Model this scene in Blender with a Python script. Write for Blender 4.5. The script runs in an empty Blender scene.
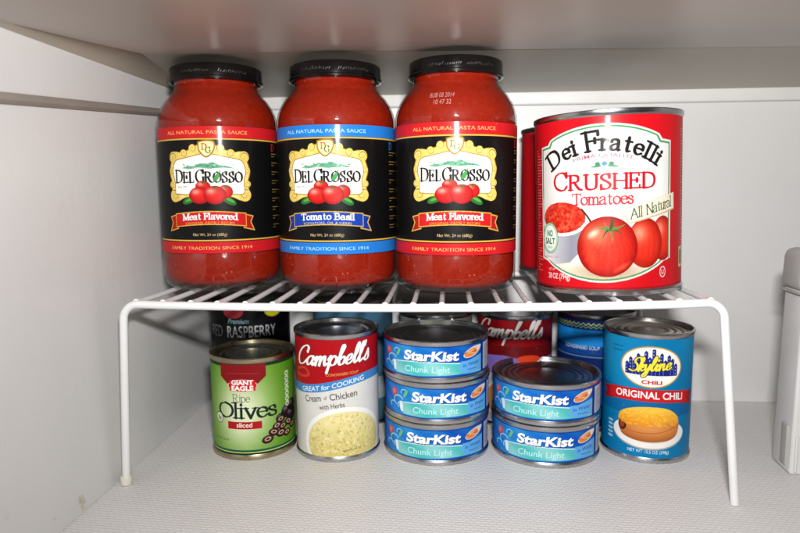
import bpy, math, random
import numpy as np
from mathutils import Vector, Matrix

random.seed(7)
rng = np.random.default_rng(7)
CM = 0.01
sc = bpy.context.scene
COL = sc.collection

# ------------------------------------------------------------------ camera
F_PX, CAM_H, YAW, PITCH, ROLL = 633.0, 21.10, 0.0739, 0.1212, -0.0084
camd = bpy.data.cameras.new('camera')
cam = bpy.data.objects.new('camera', camd)
COL.objects.link(cam)
sc.camera = cam
camd.sensor_width = 36.0
camd.lens = F_PX / 800 * 36.0
camd.clip_start = 0.01
camd.clip_end = 50
cy, sy, cp, sp = math.cos(YAW), math.sin(YAW), math.cos(PITCH), math.sin(PITCH)
fw = Vector((-sy * cp, cy * cp, -sp))
rt = Vector((cy, sy, 0))
up = rt.cross(fw)
r2 = math.cos(ROLL) * rt + math.sin(ROLL) * up
u2 = -math.sin(ROLL) * rt + math.cos(ROLL) * up
M = Matrix((r2, u2, -fw)).transposed().to_4x4()
M.translation = Vector((0, 0, CAM_H * CM))
cam.matrix_world = M
camd.dof.use_dof = True
camd.dof.focus_distance = 0.455
camd.dof.aperture_fstop = 7.0

# ------------------------------------------------------------------ light
world = bpy.data.worlds.new('World')
sc.world = world
world.use_nodes = True
wn = world.node_tree.nodes['Background']
wn.inputs['Color'].default_value = (1.0, 0.86, 0.74, 1)
wn.inputs['Strength'].default_value = 0.035

ld = bpy.data.lights.new('camera_flash', 'AREA')
ld.shape = 'RECTANGLE'
ld.size = 0.045
ld.size_y = 0.022
ld.energy = 2.75
ld.spread = math.radians(150)
ld.color = (1.0, 0.99, 0.985)
flash = bpy.data.objects.new('camera_flash', ld)
COL.objects.link(flash)
flash.location = (0.0156, 0.0, 0.296)
flash.rotation_euler = (math.radians(91), 0, math.radians(-6))

sc.cycles.diffuse_bounces = 2
vs = sc.view_settings
vs.view_transform = 'Standard'
vs.look = 'None'
vs.gamma = 1.0
vs.exposure = 0.0
vs.use_curve_mapping = False

# ------------------------------------------------------------------ materials
def new_mat(name):
    m = bpy.data.materials.new(name)
    m.use_nodes = True
    return m, m.node_tree.nodes, m.node_tree.links, m.node_tree.nodes['Principled BSDF']

def ramp(n, l, src, stops):
    r = n.new('ShaderNodeValToRGB')
    els = r.color_ramp.elements
    while len(els) < len(stops):
        els.new(0.5)
    for e, (p, c) in zip(els, stops):
        e.position = p
        e.color = (c[0], c[1], c[2], 1)
    l.new(src, r.inputs[0])
    return r

def noise(n, l, scale, detail=3, rough=0.5, coord='Object', stretch=None):
    tc = n.new('ShaderNodeTexCoord')
    nz = n.new('ShaderNodeTexNoise')
    nz.inputs['Scale'].default_value = scale
    nz.inputs['Detail'].default_value = detail
    nz.inputs['Roughness'].default_value = rough
    src = tc.outputs[coord]
    if stretch:
        mp = n.new('ShaderNodeMapping')
        mp.inputs['Scale'].default_value = stretch
        l.new(src, mp.inputs[0])
        src = mp.outputs[0]
    l.new(src, nz.inputs['Vector'])
    return nz

def bump(n, l, h, b, strength=0.2, dist=0.001):
    bp = n.new('ShaderNodeBump')
    bp.inputs['Strength'].default_value = strength
    bp.inputs['Distance'].default_value = dist
    l.new(h, bp.inputs['Height'])
    l.new(bp.outputs[0], b.inputs['Normal'])
    return bp

def painted(name, c0, c1, rough=0.4, scale=6, bscale=60, bstr=0.15, spec=0.5, coat=0.0):
    m, n, l, b = new_mat(name)
    nz = noise(n, l, scale, 5, 0.6)
    r = ramp(n, l, nz.outputs[0], [(0.35, c0), (0.65, c1)])
    l.new(r.outputs[0], b.inputs['Base Color'])
    rr = ramp(n, l, nz.outputs[0], [(0.3, (rough * .85,) * 3), (0.7, (min(1, rough * 1.2),) * 3)])
    l.new(rr.outputs[0], b.inputs['Roughness'])
    b.inputs['Specular IOR Level'].default_value = spec
    b.inputs['Coat Weight'].default_value = coat
    b.inputs['Coat Roughness'].default_value = 0.12
    nb = noise(n, l, bscale, 4, 0.6)
    bump(n, l, nb.outputs[0], b, bstr, 0.0008)
    return m

def metal(name, col, rough=0.25, ring=False, dark=0.9):
    m, n, l, b = new_mat(name)
    nz = noise(n, l, 90, 4, 0.6)
    r = ramp(n, l, nz.outputs[0], [(0.3, tuple(c * dark for c in col)), (0.7, col)])
    l.new(r.outputs[0], b.inputs['Base Color'])
    b.inputs['Metallic'].default_value = 1.0
    rr = ramp(n, l, nz.outputs[0], [(0.3, (rough * .85,) * 3), (0.75, (rough * 1.2,) * 3)])
    l.new(rr.outputs[0], b.inputs['Roughness'])
    nb = noise(n, l, 220, 3, 0.6)
    bump(n, l, nb.outputs[0], b, 0.02, 0.0003)
    return m

# white painted boards with stains low down near the corner
m, n, l, b = new_mat('cabinet_wall_paint')
nz = noise(n, l, 5, 6, 0.6)
r = ramp(n, l, nz.outputs[0], [(0.3, (0.70, 0.69, 0.675)), (0.7, (0.76, 0.75, 0.735))])
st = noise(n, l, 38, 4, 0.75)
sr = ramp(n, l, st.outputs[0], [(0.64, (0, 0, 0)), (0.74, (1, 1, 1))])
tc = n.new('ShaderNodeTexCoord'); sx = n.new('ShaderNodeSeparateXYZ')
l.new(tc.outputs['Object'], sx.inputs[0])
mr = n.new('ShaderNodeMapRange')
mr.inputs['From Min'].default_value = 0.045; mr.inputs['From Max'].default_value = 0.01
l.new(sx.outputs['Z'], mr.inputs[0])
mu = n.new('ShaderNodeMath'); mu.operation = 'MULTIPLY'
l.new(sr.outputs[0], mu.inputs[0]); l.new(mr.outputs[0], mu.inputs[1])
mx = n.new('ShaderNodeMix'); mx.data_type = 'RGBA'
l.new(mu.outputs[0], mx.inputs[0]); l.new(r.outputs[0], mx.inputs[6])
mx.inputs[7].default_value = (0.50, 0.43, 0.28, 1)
l.new(mx.outputs[2], b.inputs['Base Color'])
b.inputs['Roughness'].default_value = 0.38
nb = noise(n, l, 60, 6, 0.75, stretch=(1, 1, .8))
bump(n, l, nb.outputs[0], b, 0.22, 0.0012)
WALL = m

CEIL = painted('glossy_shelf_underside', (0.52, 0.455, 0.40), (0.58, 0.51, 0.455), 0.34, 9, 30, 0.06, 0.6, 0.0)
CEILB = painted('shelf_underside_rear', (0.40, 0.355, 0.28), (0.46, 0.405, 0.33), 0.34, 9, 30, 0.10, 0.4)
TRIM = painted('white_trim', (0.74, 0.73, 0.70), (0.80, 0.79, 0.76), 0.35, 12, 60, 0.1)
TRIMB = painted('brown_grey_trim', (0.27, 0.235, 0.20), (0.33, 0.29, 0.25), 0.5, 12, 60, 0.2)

# woven vinyl shelf liner
m, n, l, b = new_mat('woven_shelf_liner')
tc = n.new('ShaderNodeTexCoord')
mp = n.new('ShaderNodeMapping'); mp.inputs['Scale'].default_value = (1, 1, 1)
mp.inputs['Rotation'].default_value = (0, 0, math.radians(3))
l.new(tc.outputs['Object'], mp.inputs[0])
bk = n.new('ShaderNodeTexBrick')
bk.inputs['Scale'].default_value = 1.0
bk.inputs['Brick Width'].default_value = 0.0047
bk.inputs['Row Height'].default_value = 0.0029
bk.inputs['Mortar Size'].default_value = 0.0007
bk.inputs['Mortar Smooth'].default_value = 1.0
bk.inputs['Color1'].default_value = (1, 1, 1, 1)
bk.inputs['Color2'].default_value = (0.8, 0.8, 0.8, 1)
bk.inputs['Mortar'].default_value = (0, 0, 0, 1)
l.new(mp.outputs[0], bk.inputs['Vector'])
nz = noise(n, l, 520, 3, 0.7)
nm = noise(n, l, 7, 4, 0.6)
ad = n.new('ShaderNodeMath'); ad.operation = 'MULTIPLY_ADD'
l.new(nz.outputs[0], ad.inputs[0]); ad.inputs[1].default_value = 1.3
l.new(bk.outputs['Color'], ad.inputs[2])
base = ramp(n, l, nm.outputs[0], [(0.3, (0.78, 0.755, 0.74)), (0.7, (0.84, 0.815, 0.80))])
mm = n.new('ShaderNodeMix'); mm.data_type = 'RGBA'; mm.blend_type = 'MULTIPLY'
mm.inputs[0].default_value = 0.07
l.new(base.outputs[0], mm.inputs[6]); l.new(bk.outputs['Color'], mm.inputs[7])
l.new(mm.outputs[2], b.inputs['Base Color'])
b.inputs['Roughness'].default_value = 0.42
bump(n, l, ad.outputs[0], b, 0.45, 0.0006)
LINER = m

VINYL = painted('white_vinyl_coating', (0.80, 0.80, 0.79), (0.85, 0.85, 0.84), 0.28, 20, 120, 0.08, 0.5, 0.3)
CAPM = painted('cream_plastic_cap', (0.70, 0.66, 0.55), (0.78, 0.75, 0.66), 0.5, 40, 90, 0.1)
BINM = painted('off_white_plastic', (0.68, 0.67, 0.65), (0.75, 0.74, 0.72), 0.4, 15, 80, 0.1)
BINL = painted('pale_grey_plastic', (0.40, 0.385, 0.36), (0.47, 0.455, 0.43), 0.4, 15, 80, 0.1)
BLACKLID = painted('black_lacquered_metal', (0.003, 0.003, 0.003), (0.006, 0.005, 0.005), 0.13, 30, 150, 0.06, 0.45, 0.0)
LIDPRINT = painted('pale_gold_print', (0.022, 0.021, 0.018), (0.05, 0.048, 0.04), 0.4, 90, 90, 0.1)
CODEINK = painted('pink_grey_ink', (0.42, 0.20, 0.19), (0.5, 0.26, 0.24), 0.5, 90, 90, 0.1)
STEEL = metal('tinned_steel', (0.50, 0.50, 0.51), 0.26)
STEELD = metal('dull_steel_lid', (0.26, 0.26, 0.27), 0.30)
GOLDST = metal('gold_lacquered_steel', (0.46, 0.40, 0.25), 0.28)
BROWNST = metal('brownish_steel_lid', (0.50, 0.45, 0.40), 0.42)
GREENST = metal('dark_green_steel_lid', (0.16, 0.17, 0.14), 0.28)

# tomato sauce
m, n, l, b = new_mat('tomato_sauce')
nz = noise(n, l, 320, 6, 0.75)
r = ramp(n, l, nz.outputs[0], [(0.28, (0.22, 0.007, 0.002)), (0.5, (0.28, 0.012, 0.003)), (0.74, (0.34, 0.024, 0.005))])
vo = n.new('ShaderNodeTexVoronoi'); vo.inputs['Scale'].default_value = 170
tc = n.new('ShaderNodeTexCoord'); l.new(tc.outputs['Object'], vo.inputs['Vector'])
vr = ramp(n, l, vo.outputs['Distance'], [(0.06, (1, 1, 1)), (0.14, (0, 0, 0))])
sel = noise(n, l, 60, 2)
se = ramp(n, l, sel.outputs[0], [(0.50, (0, 0, 0)), (0.55, (1, 1, 1))])
mu = n.new('ShaderNodeMath'); mu.operation = 'MULTIPLY'
l.new(vr.outputs[0], mu.inputs[0]); l.new(se.outputs[0], mu.inputs[1])
mx = n.new('ShaderNodeMix'); mx.data_type = 'RGBA'
l.new(mu.outputs[0], mx.inputs[0]); l.new(r.outputs[0], mx.inputs[6]); mx.inputs[7].default_value = (0.50, 0.12, 0.03, 1)
l.new(mx.outputs[2], b.inputs['Base Color'])
b.inputs['Roughness'].default_value = 0.5
b.inputs['Specular IOR Level'].default_value = 0.1
SAUCE = m

# glass of the jars: clear, with a fresnel reflection
m = bpy.data.materials.new('jar_glass'); m.use_nodes = True
n, l = m.node_tree.nodes, m.node_tree.links
n.clear()
out = n.new('ShaderNodeOutputMaterial')
mixs = n.new('ShaderNodeMixShader')
tr = n.new('ShaderNodeBsdfTransparent'); tr.inputs[0].default_value = (0.95, 0.97, 0.95, 1)
gl = n.new('ShaderNodeBsdfGlossy'); gl.inputs['Roughness'].default_value = 0.06
fr = n.new('ShaderNodeLayerWeight'); fr.inputs['Blend'].default_value = 0.5
pw = n.new('ShaderNodeMath'); pw.operation = 'POWER'; pw.inputs[1].default_value = 5.0
l.new(fr.outputs['Facing'], pw.inputs[0])
fm = n.new('ShaderNodeMath'); fm.operation = 'MULTIPLY_ADD'; fm.inputs[1].default_value = 0.9; fm.inputs[2].default_value = 0.045
l.new(pw.outputs[0], fm.inputs[0])
nz = noise(n, l, 90, 2)
bp = n.new('ShaderNodeBump'); bp.inputs['Strength'].default_value = 0.25; bp.inputs['Distance'].default_value = 0.001
l.new(nz.outputs[0], bp.inputs['Height'])
l.new(bp.outputs[0], gl.inputs['Normal']); l.new(bp.outputs[0], fr.inputs['Normal'])
l.new(fm.outputs[0], mixs.inputs[0]); l.new(tr.outputs[0], mixs.inputs[1]); l.new(gl.outputs[0], mixs.inputs[2])
l.new(mixs.outputs[0], out.inputs[0])
GLASS = m

def print_mat(name, rough, coat):
    m, n, l, b = new_mat(name)
    at = n.new('ShaderNodeAttribute'); at.attribute_name = 'print'
    nz = noise(n, l, 130, 3, 0.6)
    g = ramp(n, l, nz.outputs[0], [(0.3, (0.93,) * 3), (0.7, (1.0,) * 3)])
    mm = n.new('ShaderNodeMix'); mm.data_type = 'RGBA'; mm.blend_type = 'MULTIPLY'; mm.inputs[0].default_value = 1
    l.new(at.outputs['Color'], mm.inputs[6]); l.new(g.outputs[0], mm.inputs[7])
    l.new(mm.outputs[2], b.inputs['Base Color'])
    b.inputs['Roughness'].default_value = rough
    b.inputs['Coat Weight'].default_value = coat
    b.inputs['Coat Roughness'].default_value = 0.13
    b.inputs['Specular IOR Level'].default_value = 0.12
    nb = noise(n, l, 30, 3, 0.5)
    bump(n, l, nb.outputs[0], b, 0.10, 0.0012)
    return m
PAPER = print_mat('printed_paper_label', 0.45, 0.12)
LITHO = print_mat('printed_can_wrapper', 0.42, 0.07)

# ------------------------------------------------------------------ mesh helpers (all lengths in cm)
def link_mesh(name, verts, faces, mat, parent=None, smooth=True, loc=None):
    me = bpy.data.meshes.new(name)
    me.from_pydata([tuple(c * CM for c in v) for v in verts], [], faces)
    me.validate()
    me.materials.append(mat)
    if smooth:
        me.polygons.foreach_set('use_smooth', [True] * len(me.polygons))
    me.update()
    o = bpy.data.objects.new(name, me)
    COL.objects.link(o)
    if parent: o.parent = parent
    if loc: o.location = tuple(c * CM for c in loc)
    return o

def auto_sharp(o, deg=35):
    me = o.data
    import bmesh
    bm = bmesh.new(); bm.from_mesh(me)
    bmesh.ops.recalc_face_normals(bm, faces=bm.faces)
    for e in bm.edges:
        if len(e.link_faces) == 2:
            e.smooth = e.calc_face_angle(0) < math.radians(deg)
    bm.to_mesh(me); bm.free()

def lathe(name, prof, mat, parent=None, seg=96, loc=None, sharp=38):
    vs_, fs = [], []
    rows = []
    for (r, z) in prof:
        if r < 1e-5:
            rows.append([len(vs_)]); vs_.append((0, 0, z))
        else:
            rows.append(list(range(len(vs_), len(vs_) + seg)))
            for i in range(seg):
                a = 2 * math.pi * i / seg
                vs_.append((r * math.cos(a), r * math.sin(a), z))
    for A, B in zip(rows, rows[1:]):
        for i in range(seg):
            j = (i + 1) % seg
            if len(A) == 1 and len(B) == 1: continue
            if len(A) == 1: fs.append((A[0], B[j], B[i]))
            elif len(B) == 1: fs.append((A[i], A[j], B[0]))
            else: fs.append((A[i], A[j], B[j], B[i]))
    o = link_mesh(name, vs_, fs, mat, parent, True, loc)
    auto_sharp(o, sharp)
    return o

def tube(name, pts, r, mat, parent=None, seg=12, caps=True):
    P = [Vector(p) for p in pts]
    vs_, fs = [], []
    t0 = (P[1] - P[0]).normalized()
    nrm = t0.orthogonal().normalized()
    for i, p in enumerate(P):
        if i == 0: t = t0
        elif i == len(P) - 1: t = (P[-1] - P[-2]).normalized()
        else: t = ((P[i + 1] - p).normalized() + (p - P[i - 1]).normalized()).normalized()
        nrm = (nrm - t * nrm.dot(t)).normalized()
        bn = t.cross(nrm)
        for k in range(seg):
            a = 2 * math.pi * k / seg
            v = p + (nrm * math.cos(a) + bn * math.sin(a)) * (r[i] if hasattr(r, '__len__') else r)
            vs_.append(tuple(v))
    for i in range(len(P) - 1):
        for k in range(seg):
            j = (k + 1) % seg
            fs.append((i * seg + k, i * seg + j, (i + 1) * seg + j, (i + 1) * seg + k))
    if caps:
        fs.append(tuple(range(seg))[::-1]); fs.append(tuple((len(P) - 1) * seg + k for k in range(seg)))
    o = link_mesh(name, vs_, fs, mat, parent)
    auto_sharp(o, 60)
    return o

def box(name, x0, x1, y0, y1, z0, z1, mat, parent=None, bev=0.0, loc=None, segs=3):
    import bmesh
    bm = bmesh.new()
    bmesh.ops.create_cube(bm, size=1)
    for v in bm.verts:
        v.co = Vector(((x0 + x1) / 2 + v.co.x * (x1 - x0), (y0 + y1) / 2 + v.co.y * (y1 - y0), (z0 + z1) / 2 + v.co.z * (z1 - z0)))
    if bev: bmesh.ops.bevel(bm, geom=list(bm.edges), offset=bev, segments=segs, profile=0.5, affect='EDGES')
    for v in bm.verts: v.co *= CM
    me = bpy.data.meshes.new(name); bm.to_mesh(me); bm.free()
    me.materials.append(mat)
    o = bpy.data.objects.new(name, me); COL.objects.link(o)
    if bev:
        me.polygons.foreach_set('use_smooth', [True] * len(me.polygons)); auto_sharp(o, 40)
    if parent: o.parent = parent
    if loc: o.location = tuple(c * CM for c in loc)
    return o

def thing(name, label, cat, x, y, z, rz=0.0, group=None, lean=None):
    o = bpy.data.objects.new(name, None); COL.objects.link(o)
    o.empty_display_size = 0.02
    o.location = (x * CM, y * CM, z * CM)
    R = Matrix.Rotation(rz, 4, 'Z')
    if lean:                       # small lean in the plane facing the camera, and fore/aft
        R = Matrix.Rotation(lean[0], 4, 'Y') @ Matrix.Rotation(lean[1], 4, 'X') @ R
    o.rotation_euler = R.to_euler()
    o['label'] = label; o['category'] = cat
    if group: o['group'] = group
    return o

def struct(o):
    o['kind'] = 'structure'; return o

def copy_tree(o, parent=None):
    c = o.copy(); COL.objects.link(c)
    if parent: c.parent = parent
    for ch in list(o.children): copy_tree(ch, c)
    return c

def place(o, x, y, z, rz, label, group=None, lean=None):
    o.location = (x * CM, y * CM, z * CM)
    R = Matrix.Rotation(rz, 4, 'Z')
    if lean: R = Matrix.Rotation(lean[0], 4, 'Y') @ Matrix.Rotation(lean[1], 4, 'X') @ R
    o.rotation_euler = R.to_euler()
    o['label'] = label
    if group: o['group'] = group

def facing(x, y): return math.atan2(-x, y)

# ------------------------------------------------------------------ printing: a small canvas, printed into the label mesh
def lin(c):
    c = np.asarray(c, float)
    return np.where(c <= 0.04045, c / 12.92, ((c + 0.055) / 1.055) ** 2.4)

def rgb(r_, g_, b_): return np.array([r_, g_, b_], float) / 255.0

_tcache = {}
def text_tris(s, bold=0.0):
    key = (s, bold)
    if key in _tcache: return _tcache[key]
    cu = bpy.data.curves.new('t', 'FONT'); cu.body = s; cu.size = 1; cu.resolution_u = 4; cu.offset = bold
    ob = bpy.data.objects.new('t', cu); COL.objects.link(ob)
    bpy.context.view_layer.update()
    dg = bpy.context.evaluated_depsgraph_get()
    me = bpy.data.meshes.new_from_object(ob.evaluated_get(dg))
    me.calc_loop_triangles()
    co = np.zeros(len(me.vertices) * 3); me.vertices.foreach_get('co', co); co = co.reshape(-1, 3)[:, :2]
    tr_ = np.zeros(len(me.loop_triangles) * 3, int); me.loop_triangles.foreach_get('vertices', tr_); tr_ = tr_.reshape(-1, 3)
    bpy.data.objects.remove(ob); bpy.data.curves.remove(cu); bpy.data.meshes.remove(me)
    _tcache[key] = (co, tr_)
    return co, tr_
CAPH = text_tris('H')[0][:, 1].max()

def catmull(P, n_=7):
    P = [np.array(p, float) for p in P]
    if len(P) < 3:
        return np.array(P)
    Q = [2 * P[0] - P[1]] + P + [2 * P[-1] - P[-2]]
    out_ = []
    for i in range(1, len(Q) - 2):
        a, b_, c, d = Q[i - 1], Q[i], Q[i + 1], Q[i + 2]
        for k in range(n_):
            t = k / n_
            out_.append(0.5 * ((2 * b_) + (-a + c) * t + (2 * a - 5 * b_ + 4 * c - d) * t * t + (-a + 3 * b_ - 3 * c + d) * t ** 3))
    out_.append(P[-1])
    return np.array(out_)

# roman capitals and lower case as pen strokes: 'L' straight, 'C' curved; S lists serif feet (x, y)
XH = 0.66
def loop(w, h): return ('C', [(w / 2, h), (w * .13, h * .84), (0, h / 2), (w * .13, h * .16), (w / 2, 0), (w * .87, h * .16), (w, h / 2), (w * .87, h * .84), (w / 2, h)])
SER = {
 'A': ([('L', [(.02, 0), (.38, 1)]), ('L', [(.38, 1), (.74, 0)]), ('L', [(.15, .36), (.6, .36)])], [(.02, 0), (.74, 0)]),
 'B': ([('L', [(.05, 0), (.05, 1)]), ('C', [(.05, 1), (.3, 1), (.47, .9), (.47, .65), (.3, .53), (.05, .53)]), ('C', [(.05, .53), (.36, .52), (.56, .4), (.55, .13), (.36, 0), (.05, 0)])], [(.0, 0), (.0, 1)]),
 'C': ([('C', [(.72, .78), (.62, .95), (.4, 1), (.12, .85), (0, .5), (.12, .15), (.4, 0), (.62, .04), (.75, .22)]), ('L', [(.73, 1.0), (.73, .72)])], []),
 'D': ([('L', [(.05, 0), (.05, 1)]), ('C', [(.05, 1), (.3, 1), (.62, .87), (.74, .5), (.62, .13), (.3, 0), (.05, 0)])], [(0, 0), (0, 1)]),
 'E': ([('L', [(.05, 0), (.05, 1)]), ('L', [(.05, 1), (.52, 1), (.52, .82)]), ('L', [(.05, .52), (.4, .52)]), ('L', [(.4, .62), (.4, .42)]), ('L', [(.05, 0), (.56, 0), (.56, .2)])], [(0, 0), (0, 1)]),
 'F': ([('L', [(.05, 0), (.05, 1)]), ('L', [(.05, 1), (.54, 1), (.54, .8)]), ('L', [(.05, .52), (.4, .52)]), ('L', [(.4, .63), (.4, .41)])], [(.03, 0), (0, 1)]),
 'G': ([('C', [(.72, .78), (.62, .95), (.4, 1), (.12, .85), (0, .5), (.12, .15), (.4, 0), (.6, .03), (.74, .12)]), ('L', [(.72, 1.0), (.72, .74)]), ('L', [(.72, .1), (.72, .42)])], [(.72, .42)]),
 'H': ([('L', [(.05, 0), (.05, 1)]), ('L', [(.68, 0), (.68, 1)]), ('L', [(.05, .52), (.68, .52)])], [(.05, 0), (.05, 1), (.68, 0), (.68, 1)]),
 'I': ([('L', [(.05, 0), (.05, 1)])], [(.05, 0), (.05, 1)]),
 'L': ([('L', [(.05, 0), (.05, 1)]), ('L', [(.05, 0), (.52, 0), (.52, .22)])], [(.05, 1), (0, 0)]),
 'M': ([('L', [(.05, 0), (.05, 1)]), ('L', [(.05, 1), (.45, .05)]), ('L', [(.45, .05), (.85, 1)]), ('L', [(.85, 0), (.85, 1)])], [(.05, 0), (.0, 1), (.85, 0), (.9, 1)]),
 'N': ([('L', [(.05, 0), (.05, 1)]), ('L', [(.05, 1), (.68, 0)]), ('L', [(.68, 0), (.68, 1)])], [(.05, 0), (0, 1), (.68, 1)]),
 'O': ([loop(.8, 1)], []),
 'P': ([('L', [(.05, 0), (.05, 1)]), ('C', [(.05, 1), (.35, 1), (.54, .88), (.54, .6), (.35, .47), (.05, .47)])], [(.05, 0), (0, 1)]),
 'R': ([('L', [(.05, 0), (.05, 1)]), ('C', [(.05, 1), (.33, 1), (.52, .9), (.52, .62), (.33, .5), (.05, .5)]), ('C', [(.3, .5), (.48, .2), (.6, .05), (.75, 0)])], [(.05, 0), (0, 1)]),
 'S': ([('C', [(.48, .8), (.42, .96), (.26, 1), (.08, .9), (.06, .72), (.2, .58), (.4, .45), (.53, .27), (.45, .07), (.25, 0), (.08, .05), (.03, .22)]), ('L', [(.49, 1.0), (.49, .74)]), ('L', [(.03, 0), (.03, .27)])], []),
 'T': ([('L', [(.36, 0), (.36, 1)]), ('L', [(0, .8), (0, 1), (.72, 1), (.72, .8)])], [(.36, 0)]),
 'U': ([('L', [(.05, 1), (.05, .35)]), ('C', [(.05, .35), (.1, .08), (.33, 0), (.58, .08), (.64, .35)]), ('L', [(.64, .35), (.64, 1)])], [(.05, 1), (.64, 1)]),
 'a': ([('C', [(.05, .5), (.1, .63), (.24, .66), (.38, .6), (.41, .42)]), ('L', [(.41, .42), (.41, .1)]), ('C', [(.41, .1), (.45, .01), (.54, .03)]), ('C', [(.41, .4), (.2, .35), (.03, .22), (.07, .03), (.24, 0), (.41, .14)])], []),
 'c': ([('C', [(.42, .54), (.25, .66), (.05, .55), (0, .33), (.07, .08), (.26, 0), (.43, .12)])], []),
 'd': ([('L', [(.46, 0), (.46, 1)]), ('C', [(.46, .55), (.3, .66), (.08, .56), (0, .33), (.08, .08), (.28, 0), (.46, .12)])], [(.42, 1), (.5, 0)]),
 'e': ([('L', [(.03, .37), (.45, .37)]), ('C', [(.45, .37), (.42, .57), (.24, .66), (.06, .56), (0, .33), (.08, .08), (.27, 0), (.46, .13)])], []),
 'i': ([('L', [(.06, 0), (.06, .66)]), ('L', [(.06, .88), (.06, .92)])], [(.06, 0), (.0, .66)]),
 'l': ([('L', [(.06, 0), (.06, 1.02)])], [(.06, 0), (0, 1.02)]),
 'm': ([('L', [(.06, 0), (.06, .66)]), ('C', [(.06, .46), (.18, .63), (.32, .64), (.4, .48)]), ('L', [(.4, .48), (.4, 0)]), ('C', [(.4, .46), (.52, .63), (.66, .64), (.74, .48)]), ('L', [(.74, .48), (.74, 0)])], [(.06, 0), (0, .66), (.4, 0), (.74, 0)]),
 'n': ([('L', [(.06, 0), (.06, .66)]), ('C', [(.06, .46), (.2, .63), (.35, .64), (.43, .48)]), ('L', [(.43, .48), (.43, 0)])], [(.06, 0), (0, .66), (.43, 0)]),
 'o': ([loop(.5, XH)], []),
 'p': ([('L', [(.06, -.3), (.06, .66)]), ('C', [(.06, .54), (.22, .66), (.44, .57), (.52, .33), (.44, .08), (.24, 0), (.06, .12)])], [(.06, -.3), (0, .66)]),
 'r': ([('L', [(.06, 0), (.06, .66)]), ('C', [(.06, .42), (.16, .6), (.28, .66), (.37, .58)])], [(.06, 0), (0, .66)]),
 's': ([('C', [(.36, .5), (.3, .64), (.18, .66), (.05, .58), (.06, .44), (.2, .36), (.36, .27), (.38, .12), (.3, .01), (.16, 0), (.03, .06), (.02, .16)])], []),
 't': ([('L', [(.14, .86), (.14, .15)]), ('C', [(.14, .15), (.2, .01), (.34, .06)]), ('L', [(0, .64), (.34, .64)])], []),
 'u': ([('L', [(.06, .66), (.06, .2)]), ('C', [(.06, .2), (.12, .02), (.28, .02), (.43, .2)]), ('L', [(.43, 0), (.43, .66)])], [(.02, .66), (.39, .66), (.48, 0)]),
 'v': ([('L', [(0, .66), (.23, 0)]), ('L', [(.23, 0), (.46, .66)])], [(0, .66), (.46, .66)]),
}
SCRIPT = {   # joined-up hand lettering
 'C': (1.55, [[(1.45, 1.45), (1.5, 1.95), (1.1, 2.15), (.5, 1.8), (.08, 1.1), (.1, .35), (.5, -.02), (1.05, .1), (1.5, .55)]]),
 'a': (1.05, [[(.8, .85), (.45, 1), (.05, .6), (.15, .05), (.5, .1), (.78, .6), (.8, .95)], [(.8, .95), (.75, .2), (.9, 0), (1.1, .25)]]),
 'm': (1.55, [[(0, .6), (.15, .95), (.2, .5), (.18, 0)], [(.18, .3), (.4, .9), (.62, .95), (.66, .5), (.64, 0)], [(.64, .3), (.88, .9), (1.12, .95), (1.15, .35), (1.28, .0), (1.55, .25)]]),
 'n': (1.1, [[(0, .6), (.15, .95), (.2, .5), (.18, 0)], [(.18, .3), (.4, .9), (.65, .95), (.68, .35), (.8, .0), (1.1, .25)]]),
 'p': (1.0, [[(0, .6), (.2, 1), (.2, .3), (.1, -.85)], [(.2, .5), (.5, 1), (.88, .7), (.78, .1), (.4, .0), (.2, .25)]]),
 'b': (.95, [[(0, .4), (.35, 1.4), (.48, 1.95), (.3, 2.1), (.2, 1.5), (.18, .4), (.35, 0), (.7, .1), (.8, .6), (.55, .85), (.25, .55)]]),
 'e': (.78, [[(0, .3), (.45, .5), (.6, .85), (.35, 1), (.08, .65), (.1, .15), (.4, 0), (.8, .3)]]),
 'l': (.62, [[(0, .3), (.4, 1.2), (.52, 1.9), (.36, 2.1), (.2, 1.5), (.18, .4), (.33, 0), (.65, .25)]]),
 "'": (.25, [[(.12, 2.1), (.05, 1.65)]]),
 's': (.7, [[(0, .2), (.3, .8), (.42, 1.1)], [(.42, 1.1), (.55, .6), (.58, .2), (.3, -.02), (.02, .12)]]),
 'S': (.95, [[(1.15, 1.6), (.9, 2.05), (.4, 1.95), (.3, 1.45), (.75, .95), (.85, .35), (.4, -.02), (-.25, .2)]]),
 'k': (.85, [[(0, .2), (.4, 1.3), (.48, 1.9), (.3, 2.0), (.2, 1), (.15, 0)], [(.2, .4), (.6, .95), (.55, .55), (.3, .5), (.6, .05), (.9, .2)]]),
 'y': (.85, [[(0, .8), (.1, .95), (.15, .3), (.35, .1), (.65, .7)], [(.7, .95), (.6, 0), (.35, -.8), (0, -.75), (.3, -.15), (.9, .3)]]),
 'i': (.5, [[(0, .3), (.2, .95), (.18, .2), (.33, 0), (.52, .25)], [(.25, 1.5), (.27, 1.6)]]),
}

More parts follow.
